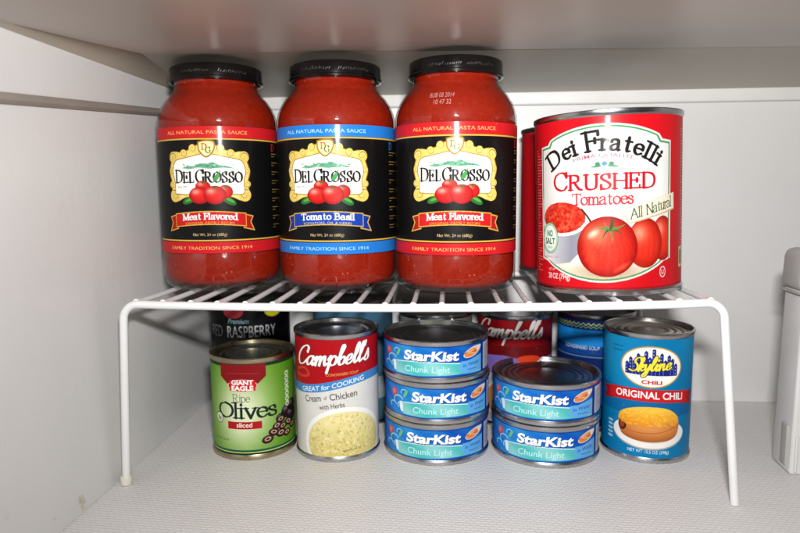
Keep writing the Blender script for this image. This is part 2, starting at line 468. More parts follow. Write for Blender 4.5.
class Canvas:
    def __init__(s, w, h, bg, ss=0.0125):
        s.w, s.h, s.ss = w, h, ss
        s.nx, s.ny = int(round(w / ss)), int(round(h / ss))
        s.nx += s.nx % 2; s.ny += s.ny % 2
        s.u = (np.arange(s.nx) + .5) / s.nx * w - w / 2
        s.v = (np.arange(s.ny) + .5) / s.ny * h
        s.a = np.zeros((s.ny, s.nx, 3), np.float32)
        s.a[:] = bg
    def win(s, u0, u1, v0, v1):
        i0 = max(0, int((u0 + s.w / 2) / s.w * s.nx) - 1); i1 = min(s.nx, int((u1 + s.w / 2) / s.w * s.nx) + 2)
        j0 = max(0, int(v0 / s.h * s.ny) - 1); j1 = min(s.ny, int(v1 / s.h * s.ny) + 2)
        return slice(j0, max(j1, j0)), slice(i0, max(i1, i0))
    def paint(s, sl, mask, col, alpha=1.0):
        if callable(col):
            U, V = np.meshgrid(s.u[sl[1]], s.v[sl[0]])
            c = col(U, V)
        else: c = np.asarray(col, float)
        m_ = (mask * alpha)[..., None] if not np.isscalar(mask) else mask * alpha
        s.a[sl] = s.a[sl] * (1 - m_) + c * m_
    def rect(s, u0, u1, v0, v1, col, alpha=1.0):
        sl = s.win(u0, u1, v0, v1)
        U, V = np.meshgrid(s.u[sl[1]], s.v[sl[0]])
        s.paint(sl, ((U >= u0) & (U <= u1) & (V >= v0) & (V <= v1)).astype(float), col, alpha)
    def ell(s, u, v, a, b_, col, rot=0.0, alpha=1.0, soft=0.0):
        R = max(a, b_) * (1 + soft) + .02
        sl = s.win(u - R, u + R, v - R, v + R)
        U, V = np.meshgrid(s.u[sl[1]] - u, s.v[sl[0]] - v)
        c, d = math.cos(rot), math.sin(rot)
        q = np.sqrt(((U * c + V * d) / a) ** 2 + ((-U * d + V * c) / b_) ** 2)
        m_ = (q <= 1).astype(float) if soft == 0 else np.clip((1 + soft - q) / (2 * soft), 0, 1)
        s.paint(sl, m_, col, alpha)
    def ball(s, u, v, a, b_, dark, mid, light, rot=0.0):
        """a printed round fruit"""
        def f(U, V):
            q = np.clip(np.hypot((U - u) / a, (V - v) / b_), 0, 1)[..., None]
            h = np.exp(-(((U - u + a * .35) / (a * .42)) ** 2 + ((V - v - b_ * .42) / (b_ * .34)) ** 2))[..., None]
            c = np.asarray(mid) * (1 - q ** 3) + np.asarray(dark) * q ** 3
            return c * (1 - h * .75) + np.asarray(light) * h * .75
        s.ell(u, v, a, b_, f, rot)
    def poly(s, P, col, alpha=1.0):
        P = np.array(P, float)
        sl = s.win(P[:, 0].min(), P[:, 0].max(), P[:, 1].min(), P[:, 1].max())
        U, V = np.meshgrid(s.u[sl[1]], s.v[sl[0]])
        m_ = np.zeros(U.shape, bool)
        Q = np.roll(P, -1, 0)
        for (x0, y0), (x1, y1) in zip(P, Q):
            if y0 == y1: continue
            c = ((V >= min(y0, y1)) & (V < max(y0, y1))) & (U < x0 + (V - y0) * (x1 - x0) / (y1 - y0))
            m_ ^= c
        s.paint(sl, m_.astype(float), col, alpha)
    def tris(s, co, tr_, col, alpha=1.0):
        lo, hi = co.min(0), co.max(0)
        sl = s.win(lo[0], hi[0], lo[1], hi[1])
        us, vs2 = s.u[sl[1]], s.v[sl[0]]
        mask = np.zeros((len(vs2), len(us)), bool)
        if mask.size == 0: return
        px = (us[1] - us[0]) if len(us) > 1 else s.ss
        for t in tr_:
            A, B, C_ = co[t[0]], co[t[1]], co[t[2]]
            x0, x1 = min(A[0], B[0], C_[0]), max(A[0], B[0], C_[0]); y0, y1 = min(A[1], B[1], C_[1]), max(A[1], B[1], C_[1])
            i0, i1 = np.searchsorted(us, x0 - px), np.searchsorted(us, x1 + px)
            j0, j1 = np.searchsorted(vs2, y0 - px), np.searchsorted(vs2, y1 + px)
            if i1 <= i0 or j1 <= j0: continue
            U = us[i0:i1][None, :]; V = vs2[j0:j1][:, None]
            def e(P, Q): return (Q[0] - P[0]) * (V - P[1]) - (Q[1] - P[1]) * (U - P[0])
            a_, b_, c_ = e(A, B), e(B, C_), e(C_, A)
            mask[j0:j1, i0:i1] |= ((a_ >= 0) & (b_ >= 0) & (c_ >= 0)) | ((a_ <= 0) & (b_ <= 0) & (c_ <= 0))
        s.paint(sl, mask.astype(float), col, alpha)
    def stroke(s, P, w, col, alpha=1.0):
        """P points, w full width (number or per point)"""
        P = np.asarray(P, float); W = np.ones(len(P)) * np.asarray(w) / 2
        mw = W.max() + .01
        sl = s.win(P[:, 0].min() - mw, P[:, 0].max() + mw, P[:, 1].min() - mw, P[:, 1].max() + mw)
        us, vs2 = s.u[sl[1]], s.v[sl[0]]
        mask = np.zeros((len(vs2), len(us)), bool)
        if mask.size == 0: return
        for k in range(len(P) - 1):
            A, B = P[k], P[k + 1]; wa, wb = W[k], W[k + 1]; m2 = max(wa, wb)
            i0, i1 = np.searchsorted(us, min(A[0], B[0]) - m2), np.searchsorted(us, max(A[0], B[0]) + m2)
            j0, j1 = np.searchsorted(vs2, min(A[1], B[1]) - m2), np.searchsorted(vs2, max(A[1], B[1]) + m2)
            if i1 <= i0 or j1 <= j0: continue
            U = us[i0:i1][None, :] - A[0]; V = vs2[j0:j1][:, None] - A[1]
            d = B - A; L2 = max(d @ d, 1e-12)
            t = np.clip((U * d[0] + V * d[1]) / L2, 0, 1)
            mask[j0:j1, i0:i1] |= (U - t * d[0]) ** 2 + (V - t * d[1]) ** 2 <= (wa + (wb - wa) * t) ** 2
        s.paint(sl, mask.astype(float), col, alpha)
    def text(s, txt, u, v, cap, col, bold=0.0, width=None, shear=0.0, rot=0.0, arc=None, align='c', alpha=1.0, warp=None, spacing=None):
        co, tr_ = text_tris(txt, bold)
        if len(tr_) == 0: return
        co = co.copy() * (cap / CAPH)
        co[:, 0] -= co[:, 0].min(); W = co[:, 0].max()
        if width: co[:, 0] *= width / W; W = width
        co[:, 0] += co[:, 1] * shear
        if align == 'c': co[:, 0] -= W / 2
        co[:, 1] -= cap / 2
        co = s._place(co, u, v, rot, arc, warp)
        s.tris(co, tr_, col, alpha)
    def _place(s, co, u, v, rot, arc, warp):
        if arc:
            a = co[:, 0] / arc
            co = np.stack([(arc + co[:, 1]) * np.sin(a), (arc + co[:, 1]) * np.cos(a) - arc], 1)
        if rot:
            c, d = math.cos(rot), math.sin(rot)
            co = np.stack([co[:, 0] * c - co[:, 1] * d, co[:, 0] * d + co[:, 1] * c], 1)
        co = co + np.array([u, v])
        if warp: co = np.stack([co[:, 0], co[:, 1] + warp(co[:, 0])], 1)
        return co
    def serif(s, txt, u, v, cap, col, wt=0.16, wn=0.05, width=None, gap=0.13, shear=0.0, rot=0.0, arc=None, nib=18, outline=None, big=None, warp=None, serifs=True):
        """roman lettering drawn with a broad pen; big = {index: scale} for larger initials"""
        items, x = [], 0.0
        for i, ch in enumerate(txt):
            k = (big or {}).get(i, 1.0)
            if ch == ' ': x += .38; continue
            st_, sf = SER[ch]
            allp = np.array([p for _, P in st_ for p in P])
            x0 = allp[:, 0].min(); x1 = allp[:, 0].max()
            for typ, P in st_:
                P = [((p[0] - x0) * k + x, p[1] * k) for p in P]
                items.append((typ, P, False))
            if serifs:
                for p in sf:
                    d = .5 * wt + .045
                    items.append(('L', [((p[0] - x0) * k + x - d, p[1] * k), ((p[0] - x0) * k + x + d, p[1] * k)], True))
            x += (x1 - x0) * k + gap + wt
            if ch in 'TFr': x -= .13 * k
            if ch in 'il' : x += .05
            nx_ = txt[i + 1] if i + 1 < len(txt) else ' '
            if ch in 'aoetcsvO': x -= .07
            if nx_ in 'aoetcsvdO': x -= .06
        W = x - gap - wt
        sx_ = (width / (W * cap)) if width else 1.0
        for ps in ((outline,) if outline else ()) + (None,):
            for typ, P, is_s in items:
                Q = np.array(P, float) if typ == 'L' else catmull(P)
                if typ == 'L' and arc and len(Q) == 2: Q = np.array([Q[0], (Q[0] + Q[1]) / 2, Q[1]])
                d = np.gradient(Q, axis=0); ang = np.arctan2(d[:, 1], d[:, 0])
                w = wn + (wt - wn) * np.abs(np.sin(ang - math.radians(nib)))
                if typ == 'L': 
                    e = Q[-1] - Q[0]
                    if len(Q) == 2 and abs(e[1]) < 1e-6: w = np.full(len(Q), wn)
                    if len(Q) > 2 and not arc: w = np.full(len(Q), wn * 1.2)
                Q = Q * cap
                Q[:, 0] = (Q[:, 0] - W * cap / 2) * sx_ + Q[:, 1] * shear
                Q[:, 1] -= cap / 2
                Q = s._place(Q, u, v, rot, arc, warp)
                if ps: s.stroke(Q, w * cap + ps[1] * 2, ps[0])
                else: s.stroke(Q, w * cap, col)
    def script(s, txt, u, v, xh, col, w=0.22, width=None, shear=0.35, rot=0.0, outline=None, arc=None):
        strokes, x = [], 0.0
        for ch in txt:
            adv, st_ = SCRIPT[ch]
            for P in st_: strokes.append(np.array(P, float) + [x, 0])
            x += adv
        sx_ = width / (x * xh) if width else 1.0
        for ps in ((outline,) if outline else ()) + (None,):
            for P in strokes:
                Q = catmull(P, 6) * xh
                d = np.gradient(Q, axis=0); ang = np.arctan2(d[:, 1], d[:, 0])
                ww = xh * w * (0.5 + 0.75 * np.abs(np.sin(ang - math.radians(15))))
                Q[:, 0] = (Q[:, 0] - x * xh / 2) * sx_ + Q[:, 1] * shear
                Q = s._place(Q, u, v, rot, arc, None)
                if ps: s.stroke(Q, ww + ps[1] * 2, ps[0])
                else: s.stroke(Q, ww, col)
    def speck(s, n_, u, v, a, b_, cols, size, clip=None, alpha=.8):
        """printed food texture: small patches inside an ellipse"""
        for _ in range(n_):
            t, q = rng.uniform(0, 2 * math.pi), math.sqrt(rng.uniform())
            x, y = u + a * q * math.cos(t), v + b_ * q * math.sin(t)
            if clip and not clip(x, y): continue
            s.ell(x, y, size * rng.uniform(.5, 1.5), size * rng.uniform(.4, 1), cols[rng.integers(len(cols))], rng.uniform(0, 3), alpha * rng.uniform(.5, 1))
    def mesh(s, name, R, z0, front=105):
        """the printed sheet wrapped round a cylinder of radius R, printed side centred on local -Y"""
        n2x, n2y = s.nx // 2, s.ny // 2
        img = s.a.reshape(n2y, 2, n2x, 2, 3).mean((1, 3))
        uc = (np.arange(n2x) + .5) / n2x * s.w - s.w / 2
        full = 2 * math.pi * R
        half = min(s.w / 2, R * math.radians(front))
        dense = [i for i in range(n2x) if abs(uc[i]) <= half]
        nb_ = 40
        ang = list(uc[dense] / R); idx = list(dense)
        a0, a1 = ang[-1], ang[0] + 2 * math.pi
        for k in range(1, nb_):
            a = a0 + (a1 - a0) * k / nb_
            uu = ((a + math.pi) % (2 * math.pi) - math.pi) * R
            ang.append(a); idx.append(int(np.clip((uu + s.w / 2) / s.w * n2x, 0, n2x - 1)))
        ang = np.array(ang); nc = len(ang)
        zz = z0 + np.linspace(0, s.h, n2y)
        X = R * np.sin(ang); Y = -R * np.cos(ang)
        co = np.empty((n2y, nc, 3)); co[..., 0] = X[None]; co[..., 1] = Y[None]; co[..., 2] = zz[:, None]
        # a lap seam: the very last columns sit a touch proud
        col = np.ones((n2y, nc, 4), np.float32); col[..., :3] = lin(np.clip(img[:, idx], 0, 1))
        me = bpy.data.meshes.new(name)
        nv = n2y * nc
        I = np.arange(n2y - 1)[:, None] * nc; J = np.arange(nc)[None]; J2 = (J + 1) % nc
        q = np.stack([I + J, I + J2, I + nc + J2, I + nc + J], -1).reshape(-1, 4)
        me.vertices.add(nv); me.vertices.foreach_set('co', (co * CM).ravel())
        me.loops.add(q.size); me.loops.foreach_set('vertex_index', q.ravel().astype(np.int32))
        me.polygons.add(len(q)); me.polygons.foreach_set('loop_start', np.arange(0, q.size, 4, dtype=np.int32))
        me.polygons.foreach_set('use_smooth', np.ones(len(q), bool))
        at_ = me.color_attributes.new('print', 'FLOAT_COLOR', 'POINT')
        at_.data.foreach_set('color', col.ravel())
        me.update(calc_edges=True)
        return me

def label_obj(me, mat, parent, name='label'):
    if not me.materials: me.materials.append(mat)
    o = bpy.data.objects.new(name, me); COL.objects.link(o); o.parent = parent
    return o

GOLD, CREAM = rgb(214, 170, 70), rgb(250, 246, 225)
BLACK = rgb(14, 13, 14)
def bezier_blob(pts, n_=10): return catmull(list(pts) + [pts[0]], n_)

def jar_label(blue):
    band = rgb(30, 120, 205) if blue else rgb(198, 28, 34)
    rib = rgb(22, 62, 160) if blue else rgb(196, 30, 30)
    c = Canvas(2 * math.pi * (JR_ + .012), 9.3, BLACK)
    c.rect(-99, 99, 8.45, 9.3, band); c.rect(-99, 99, 8.33, 8.42, GOLD)
    c.rect(-99, 99, 0, .86, band); c.rect(-99, 99, .92, 1.02, GOLD)
    lt = rgb(190, 225, 245) if blue else rgb(245, 190, 110)
    c.text('ALL NATURAL PASTA SAUCE', -.1, 8.86, .24, lt, 0, 6.3)
    c.text('FAMILY TRADITION SINCE 1914', -.1, .42, .24, lt, 0, 6.5)
    for k in range(2):
        c.text('PREMIUM QUALITY', 9.5 * (1 if k else -1), 8.86, .24, lt, 0, 4)
    # scroll frame
    fr_ = [(-3.1, 4.3), (-3.0, 5.2), (-3.2, 6.0), (-2.95, 6.9), (-2.6, 7.5), (-1.9, 7.45), (-1.2, 7.7), (-.6, 8.0), (.0, 8.15), (.6, 8.0), (1.2, 7.7), (1.9, 7.45), (2.6, 7.5), (2.95, 6.9), (3.2, 6.0), (3.0, 5.2), (3.1, 4.3), (2.5, 3.85), (1.6, 4.15), (0, 4.0), (-1.6, 4.15), (-2.5, 3.85)]
    gold_l, gold_d, gold_h = rgb(226, 196, 96), rgb(158, 112, 34), rgb(250, 236, 165)
    B = bezier_blob(fr_, 6)
    c.poly(B * [1.0, 1.0], gold_d)
    ctr = np.array([0, 5.85])
    def f_gold(U, V):
        t = .5 + .5 * np.sin(U * 5.5 + V * 3.7) * np.cos(V * 4.1 - U * 2.2)
        return gold_l * (1 - t[..., None] * .55) + gold_h * t[..., None] * .55
    c.poly((B - ctr) * [.975, .965] + ctr, f_gold)
    for sx_ in (-1, 1):      # curls
        for (cu_, cv_, r_, a0) in ((2.72, 7.1, .36, 0), (2.9, 6.1, .24, 2), (2.95, 5.1, .22, 4), (2.72, 4.3, .42, 1), (1.75, 7.35, .25, 3), (1.0, 7.7, .26, 2)):
            th = np.linspace(a0, a0 + 5.2, 22); rr_ = r_ * np.linspace(1, .2, 22)
            r_ *= 1.15; c.ell(sx_ * cu_, cv_, r_, r_, gold_l); 
            c.stroke(np.stack([sx_ * (cu_ + rr_ * np.cos(th)), cv_ + rr_ * np.sin(th)], 1), .07, gold_d)
            c.stroke(np.stack([sx_ * (cu_ + rr_ * .8 * np.cos(th)), cv_ + rr_ * .8 * np.sin(th)], 1), .045, gold_h)
    inner = [(-2.62, 4.45), (-2.62, 5.3), (-2.78, 6.0), (-2.55, 6.75), (-1.9, 6.95), (-1.1, 7.1), (-.4, 7.25), (.4, 7.25), (1.1, 7.1), (1.9, 6.95), (2.55, 6.75), (2.78, 6.0), (2.62, 5.3), (2.62, 4.45), (1.7, 4.4), (0, 4.3), (-1.7, 4.4)]
    Bi = bezier_blob(inner, 6)
    c.stroke(Bi, .13, gold_d); c.poly(Bi, rgb(252, 250, 240))
    # crest
    c.poly(bezier_blob([(-.62, 8.2), (0, 8.32), (.62, 8.2), (.55, 7.5), (0, 7.02), (-.55, 7.5)], 6), gold_d)
    c.poly(bezier_blob([(-.52, 8.1), (0, 8.2), (.52, 8.1), (.46, 7.55), (0, 7.14), (-.46, 7.55)], 6), gold_h)
    c.serif('D', -.12, 7.82, .42, rgb(170, 30, 30), .2, .08)
    c.serif('G', .13, 7.58, .42, rgb(40, 90, 50), .2, .08)
    # hills
    gh = rgb(96, 160, 128)
    c.poly([(-1.95, 6.28), (-1.5, 6.42), (-1.0, 6.45), (-.5, 6.62), (0, 6.6), (.4, 6.72), (.9, 6.5), (1.5, 6.42), (2.0, 6.24), (1.2, 6.3), (.3, 6.24), (-.6, 6.34), (-1.3, 6.24)], gh)
    for k in range(26):
        x = rng.uniform(-1.8, 1.9); c.ell(x, 6.45 + rng.uniform(-.12, .14), .09, .035, rgb(60, 125, 90) if k % 2 else rgb(160, 200, 170))
    c.stroke([(-1.7, 6.2), (-.5, 6.3), (.6, 6.18), (1.9, 6.16)], .03, gh)
    # name
    c.serif('DELGROSSO', 0, 5.62, .74, rgb(22, 24, 26), .22, .075, width=4.95, gap=.06, big={0: 1.2, 3: 1.2})
    c.stroke(catmull([(.42, 5.25), (.52, 5.6), (.75, 5.85), (.95, 6.1)]), .07, rgb(50, 140, 60))
    c.ell(.68, 5.62, .16, .32, rgb(60, 150, 70), -.5)
    c.text('Since 1947', -2.0, 4.93, .13, rgb(60, 80, 70), 0, .8)
    # tomatoes and leaves
    lf, lf2 = rgb(38, 110, 44), rgb(88, 160, 66)
    for (a, b_, r_) in ((-1.45, 3.95, .35), (1.5, 3.9, -.5), (1.15, 4.25, .6)):
        c.ell(a, b_, .58, .24, lf, r_); c.ell(a + .05, b_ + .05, .4, .1, lf2, r_)
    T = (rgb(150, 12, 14), rgb(214, 34, 30), rgb(255, 190, 170))
    c.ball(-.35, 4.95, .56, .42, *T); c.ball(1.25, 4.55, .55, .5, *T)
    c.ball(-.62, 4.3, .82, .62, *T); c.ball(.5, 4.32, .82, .68, *T)
    for (a, b_) in ((.5, 4.85), (-.3, 5.22), (1.3, 4.9)):
        for q in range(5):
            th = q * 1.256 + .3
            c.stroke([(a, b_), (a + .26 * math.cos(th), b_ + .13 * math.sin(th))], [.08, .02], lf)
    # ribbon
    wv = lambda x: .16 * np.cos(np.asarray(x) * .62)
    def band_(u0, u1, v0, v1, col, dv=0.0):
        xs = np.linspace(u0, u1, 30)
        c.poly(list(zip(xs, v1 + wv(xs) + dv)) + list(zip(xs[::-1], v0 + wv(xs[::-1]) + dv)), col)
    for sx_ in (-1, 1):
        c.poly([(sx_ * 2.5, 2.95), (sx_ * 3.35, 2.75), (sx_ * 3.15, 2.3), (sx_ * 3.45, 1.62), (sx_ * 2.5, 1.85)], GOLD)
        c.poly([(sx_ * 2.5, 2.88), (sx_ * 3.25, 2.69), (sx_ * 3.06, 2.3), (sx_ * 3.33, 1.72), (sx_ * 2.5, 1.93)], rib * .85)
    band_(-2.75, 2.75, 1.98, 3.0, GOLD); band_(-2.7, 2.7, 2.05, 2.93, rib)
    nm_ = 'Tomato Basil' if blue else 'Meat Flavored'
    c.serif(nm_, 0, 2.66, .44, rgb(250, 250, 250), .23, .10, width=4.0, gap=.06, warp=lambda x: .12 * np.cos(x * .62))
    sub = 'TOMATOES, OIL & HERBS' if blue else 'ORIGINAL FAMILY RECIPE'
    c.text(sub, 0, 2.16, .17, GOLD if not blue else rgb(225, 205, 150), 0, 3.7, warp=lambda x: .15 * np.cos(x * .62))
    c.text('Net Wt. 24 oz (680g)', 0, 1.42, .2, rgb(226, 200, 140), 0, 2.5)
    # side copy
    for k in range(9):
        c.rect(5.5, 5.5 + rng.uniform(.8, 1.6), 7.4 - k * .68, 7.45 - k * .68, GOLD, .8)
        c.rect(5.5, 5.5 + rng.uniform(.3, .9), 7.2 - k * .68, 7.25 - k * .68, GOLD, .7)
    c.serif('D', 5.75, 7.9, .5, rgb(190, 40, 40) if not blue else rgb(40, 110, 200), .2, .08)
    for k in range(30):
        c.rect(-9.2, -7.0, 1.6 + k * .2, 1.66 + k * .2, rgb(225, 222, 210), .75)
    for k in range(30):
        c.rect(9 + k * .09, 9.02 + k * .09 + rng.uniform(.01, .05), 1.7, 3.4, rgb(235, 235, 235))
    return c

def tomato_label():
    RED, WH, GR = rgb(200, 18, 28), rgb(224, 223, 218), rgb(60, 140, 86)
    R = 5.095
    c = Canvas(2 * math.pi * R, 11.5, RED)
    c.rect(-99, 99, 0, .12, RED * .8); c.rect(-99, 99, 11.38, 11.5, RED * .8)
    def panel(d):
        L, Rr = -5.15 + d, 4.85 - d
        top = [(x, 10.42 - d - (.80) * (abs(x + .15) / 3.9) ** 2) for x in np.linspace(-4.05 + d, 3.75 - d, 26)]
        bot = [(x, .42 + d + 1.0 * (abs(x + .15) / 4.0) ** 2) for x in np.linspace(3.75 - d * .4, -4.05 + d * .4, 26)]
        return [(L, 9.2 - d), (-4.3 + d, 9.3 - d)] + top + [(4.0 - d, 9.3 - d), (Rr, 9.2 - d), (Rr, 1.75 + d), (4.2 - d * .5, 1.62 + d)] + bot + [(-4.5 + d * .5, 1.62 + d), (L, 1.75 + d)]
    c.poly(panel(0), WH); c.poly(panel(.12), GR); c.poly(panel(.24), WH)
    # picture field
    fade = lambda U, V: (rgb(250, 248, 242) * (1 - np.clip((2.4 - V) / 2.2, 0, 1)[..., None]) + rgb(206, 190, 160) * np.clip((2.4 - V) / 2.2, 0, 1)[..., None])
    P = [p for p in panel(.22) if p[1] < 3]
    c.poly([(4.6, 2.9)] + P + [(-4.9, 2.9)], fade)
    # bowl
    inp = lambda x, y: x > -4.88
    c.poly([(-4.9, 4.2), (-1.1, 4.2), (-1.5, 2.4), (-2.4, 1.6), (-3.6, 1.45), (-4.5, 1.75), (-4.9, 1.95)], lambda U, V: rgb(222, 222, 226) - np.clip((U + 4.2) / 6, 0, .32)[..., None] * np.array([1, 1, .9]))
    c.ell(-3.0, 4.2, 1.95, 1.0, rgb(232, 232, 234)); c.rect(-5.02, -4.9, 1.8, 5.4, WH)
    c.ell(-3.05, 4.28, 1.8, .9, rgb(196, 40, 26))
    c.speck(420, -3.05, 4.28, 1.7, .82, [rgb(222, 70, 46), rgb(176, 26, 18), rgb(236, 96, 66), rgb(205, 48, 32)], .13, inp)
    c.rect(-5.15, -4.93, 1.9, 5.5, WH); c.rect(-5.6, -5.15, 1.5, 8, RED); c.rect(-5.01, -4.93, 1.85, 8.5, GR)
    c.stroke(catmull([(-1.5, 4.75), (-1.0, 4.2), (-.7, 3.6)]), .12, rgb(60, 40, 22))
    # rear tomatoes
    T = (rgb(150, 20, 12), rgb(216, 48, 30), rgb(255, 176, 140))
    c.ball(4.1, 2.95, 1.0, 1.3, *T); c.rect(4.63, 4.9, 1.75, 6, WH); c.rect(4.63, 4.71, 1.7, 8.5, GR); c.rect(4.85, 5.6, 1.4, 8.7, RED)
    c.ball(2.7, 2.72, 1.3, 1.45, *T)
    for q in range(9):
        c.stroke(catmull([(2.75, 4.0), (2.0 + q * .19, 3.2), (1.9 + q * .2, 2.0)]), np.linspace(.02, .16, 15), rgb(170, 24, 16) if q % 2 else rgb(240, 96, 64), .08)
    # main tomato
    c.ell(.2, 1.15, 2.1, .55, rgb(150, 120, 90), 0, .5, .4)
    c.ball(.15, 2.55, 1.98, 1.78, rgb(140, 14, 10), rgb(222, 44, 28), rgb(255, 150, 110))
    for q in range(17):      # the skin of the tomato, ribbed from the stalk down
        th = -2.9 + q * .165 * 1.0
        ex, ey = .15 + 1.72 * math.cos(th), 2.5 + 1.5 * math.sin(th)
        c.stroke(catmull([(.35 + .3 * math.cos(th), 3.5), (.3 + 1.25 * math.cos(th), 3.0 + .55 * math.sin(th)), (ex, ey)]), np.linspace(.03, .24, 15), rgb(150, 14, 10) if q % 2 else rgb(246, 96, 62), .07)
    for q in range(70):
        c.ell(.15 + rng.normal() * .75, 2.5 + rng.normal() * .6, .03, .02, rgb(250, 150, 90), 0, .35)
    c.ell(-.9, 2.0, .3, .7, rgb(236, 90, 60), .3, .5, .6)
    c.ell(-.75, 3.35, .34, .16, rgb(255, 226, 210), .5, .7, .6); c.ell(1.1, 1.35, .5, .14, rgb(240, 110, 70), .5, .5, .6)
    for q, (lx, ly, w) in enumerate(((-.9, .15, .14), (-.5, -.55, .13), (.15, -.75, .14), (.8, -.35, .13), (.95, .25, .13), (.25, .45, .12), (-.4, .4, .1))):
        c.stroke(catmull([(.35, 3.6), (.35 + lx * .55, 3.6 + ly * .3), (.35 + lx, 3.6 + ly)]), np.linspace(w * 1.5, .03, 15), rgb(46, 84, 36) if q % 2 else rgb(84, 128, 56))
    c.stroke([(.35, 3.6), (.5, 4.15)], [.12, .16], rgb(50, 74, 30))
    # lettering
    bk = rgb(26, 24, 24)
    c.serif('Dei Fratelli', -.15, 9.2, 1.08, bk, .22, .12, width=8.3, gap=.13, arc=6.8, big={0: 1.1, 4: 1.2})
    c.text('PRIMA QUALITÉ', -.1, 8.3, .26, rgb(206, 70, 100), .004, 4.0, arc=7.5)
    c.ell(0, 7.72, .18, .16, rgb(80, 130, 190)); 
    for sx_ in (-1, 1):
        c.poly([(sx_ * .2, 7.5), (sx_ * .35, 7.9), (sx_ * .6, 7.6), (sx_ * 1.1, 7.5), (sx_ * .6, 7.45)], GR)
        c.ell(sx_ * .45, 7.72, .16, .12, rgb(60, 120, 90))
    c.stroke([(-1.9, 7.3), (0, 7.36), (1.9, 7.3)], .025, GR)
    c.serif('CRUSHED', -.15, 6.48, 1.02, rgb(186, 14, 30), .19, .10, width=7.0, gap=.06, big={0: 1.22})
    c.serif('Tomatoes', -.2, 5.35, .68, rgb(190, 50, 60), .18, .10, width=3.9, gap=.05)
    # natural ribbon
    def rot(P_, a, o): return [(o[0] + x * math.cos(a) - y * math.sin(a), o[1] + x * math.sin(a) + y * math.cos(a)) for x, y in P_]
    c.poly(rot([(-2.1, .45), (2.35, .5), (2.2, -.5), (-1.55, -.48)], .2, (3.05, 4.65)), rgb(190, 170, 140))
    c.poly(rot([(-2.05, .4), (2.3, .46), (2.15, -.45), (-1.5, -.43)], .2, (3.05, 4.68)), rgb(236, 222, 196))
    c.serif('All Natural', 3.25, 4.72, .56, rgb(38, 84, 56), .14, .06, width=3.3, gap=.05, rot=.2, shear=.15)
    # seal
    c.ell(-4.2, 3.05, .84, .95, GR); c.ell(-4.2, 3.05, .78, .89, WH); c.ell(-4.2, 3.05, .72, .83, GR); c.ell(-4.2, 3.05, .68, .79, rgb(222, 240, 222))
    c.text('NO', -4.2, 3.35, .34, rgb(24, 70, 50), .02, .6); c.text('SALT', -4.2, 2.88, .34, rgb(24, 70, 50), .02, 1.05)
    c.text('ADDED', -4.2, 2.5, .13, rgb(60, 110, 80), 0, .55)
    c.text('SERVING IDEA', -4.0, 1.9, .12, rgb(200, 120, 110), 0, 1.3)
    c.text('NET WT', -4.35, 1.1, .17, WH, .005, .7, align='l'); c.text('28 OZ (794g)', -4.4, .7, .34, WH, .02, 2.0, align='l')
    c.ell(4.1, .95, .28, .34, WH); c.ell(4.1, .95, .22, .28, RED); c.text('U', 4.1, .95, .26, WH, .01)
    # the printed face is stretched to the height of the can
    vt = np.interp(c.v, [0, .35, 2.8, 6.13, 7.23, 9.8, 11.02, 11.6], [0, .3, 2.52, 5.35, 6.48, 9.2, 10.42, 11.6])
    c.a = c.a[np.clip((vt / c.h * c.ny).astype(int), 0, c.ny - 1)]
    # side copy
    for k in range(48):
        a = 6.5 + rng.uniform(0, .1)
        c.rect(a, a + rng.uniform(.15, .5), 1.2 + k * .2, 1.28 + k * .2, rgb(245, 205, 190), .8)
    c.rect(6.2, 7.1, 1.2, 2.6, rgb(226, 214, 150)); c.rect(6.3, 6.9, 1.4, 2.4, rgb(90, 140, 80))
    for s0 in (-7.6, -6.1):
        for k in range(44):
            c.rect(s0, s0 + rng.uniform(.3, 1.0), 1.0 + k * .2, 1.07 + k * .2, rgb(250, 200, 190), .5)
    return c

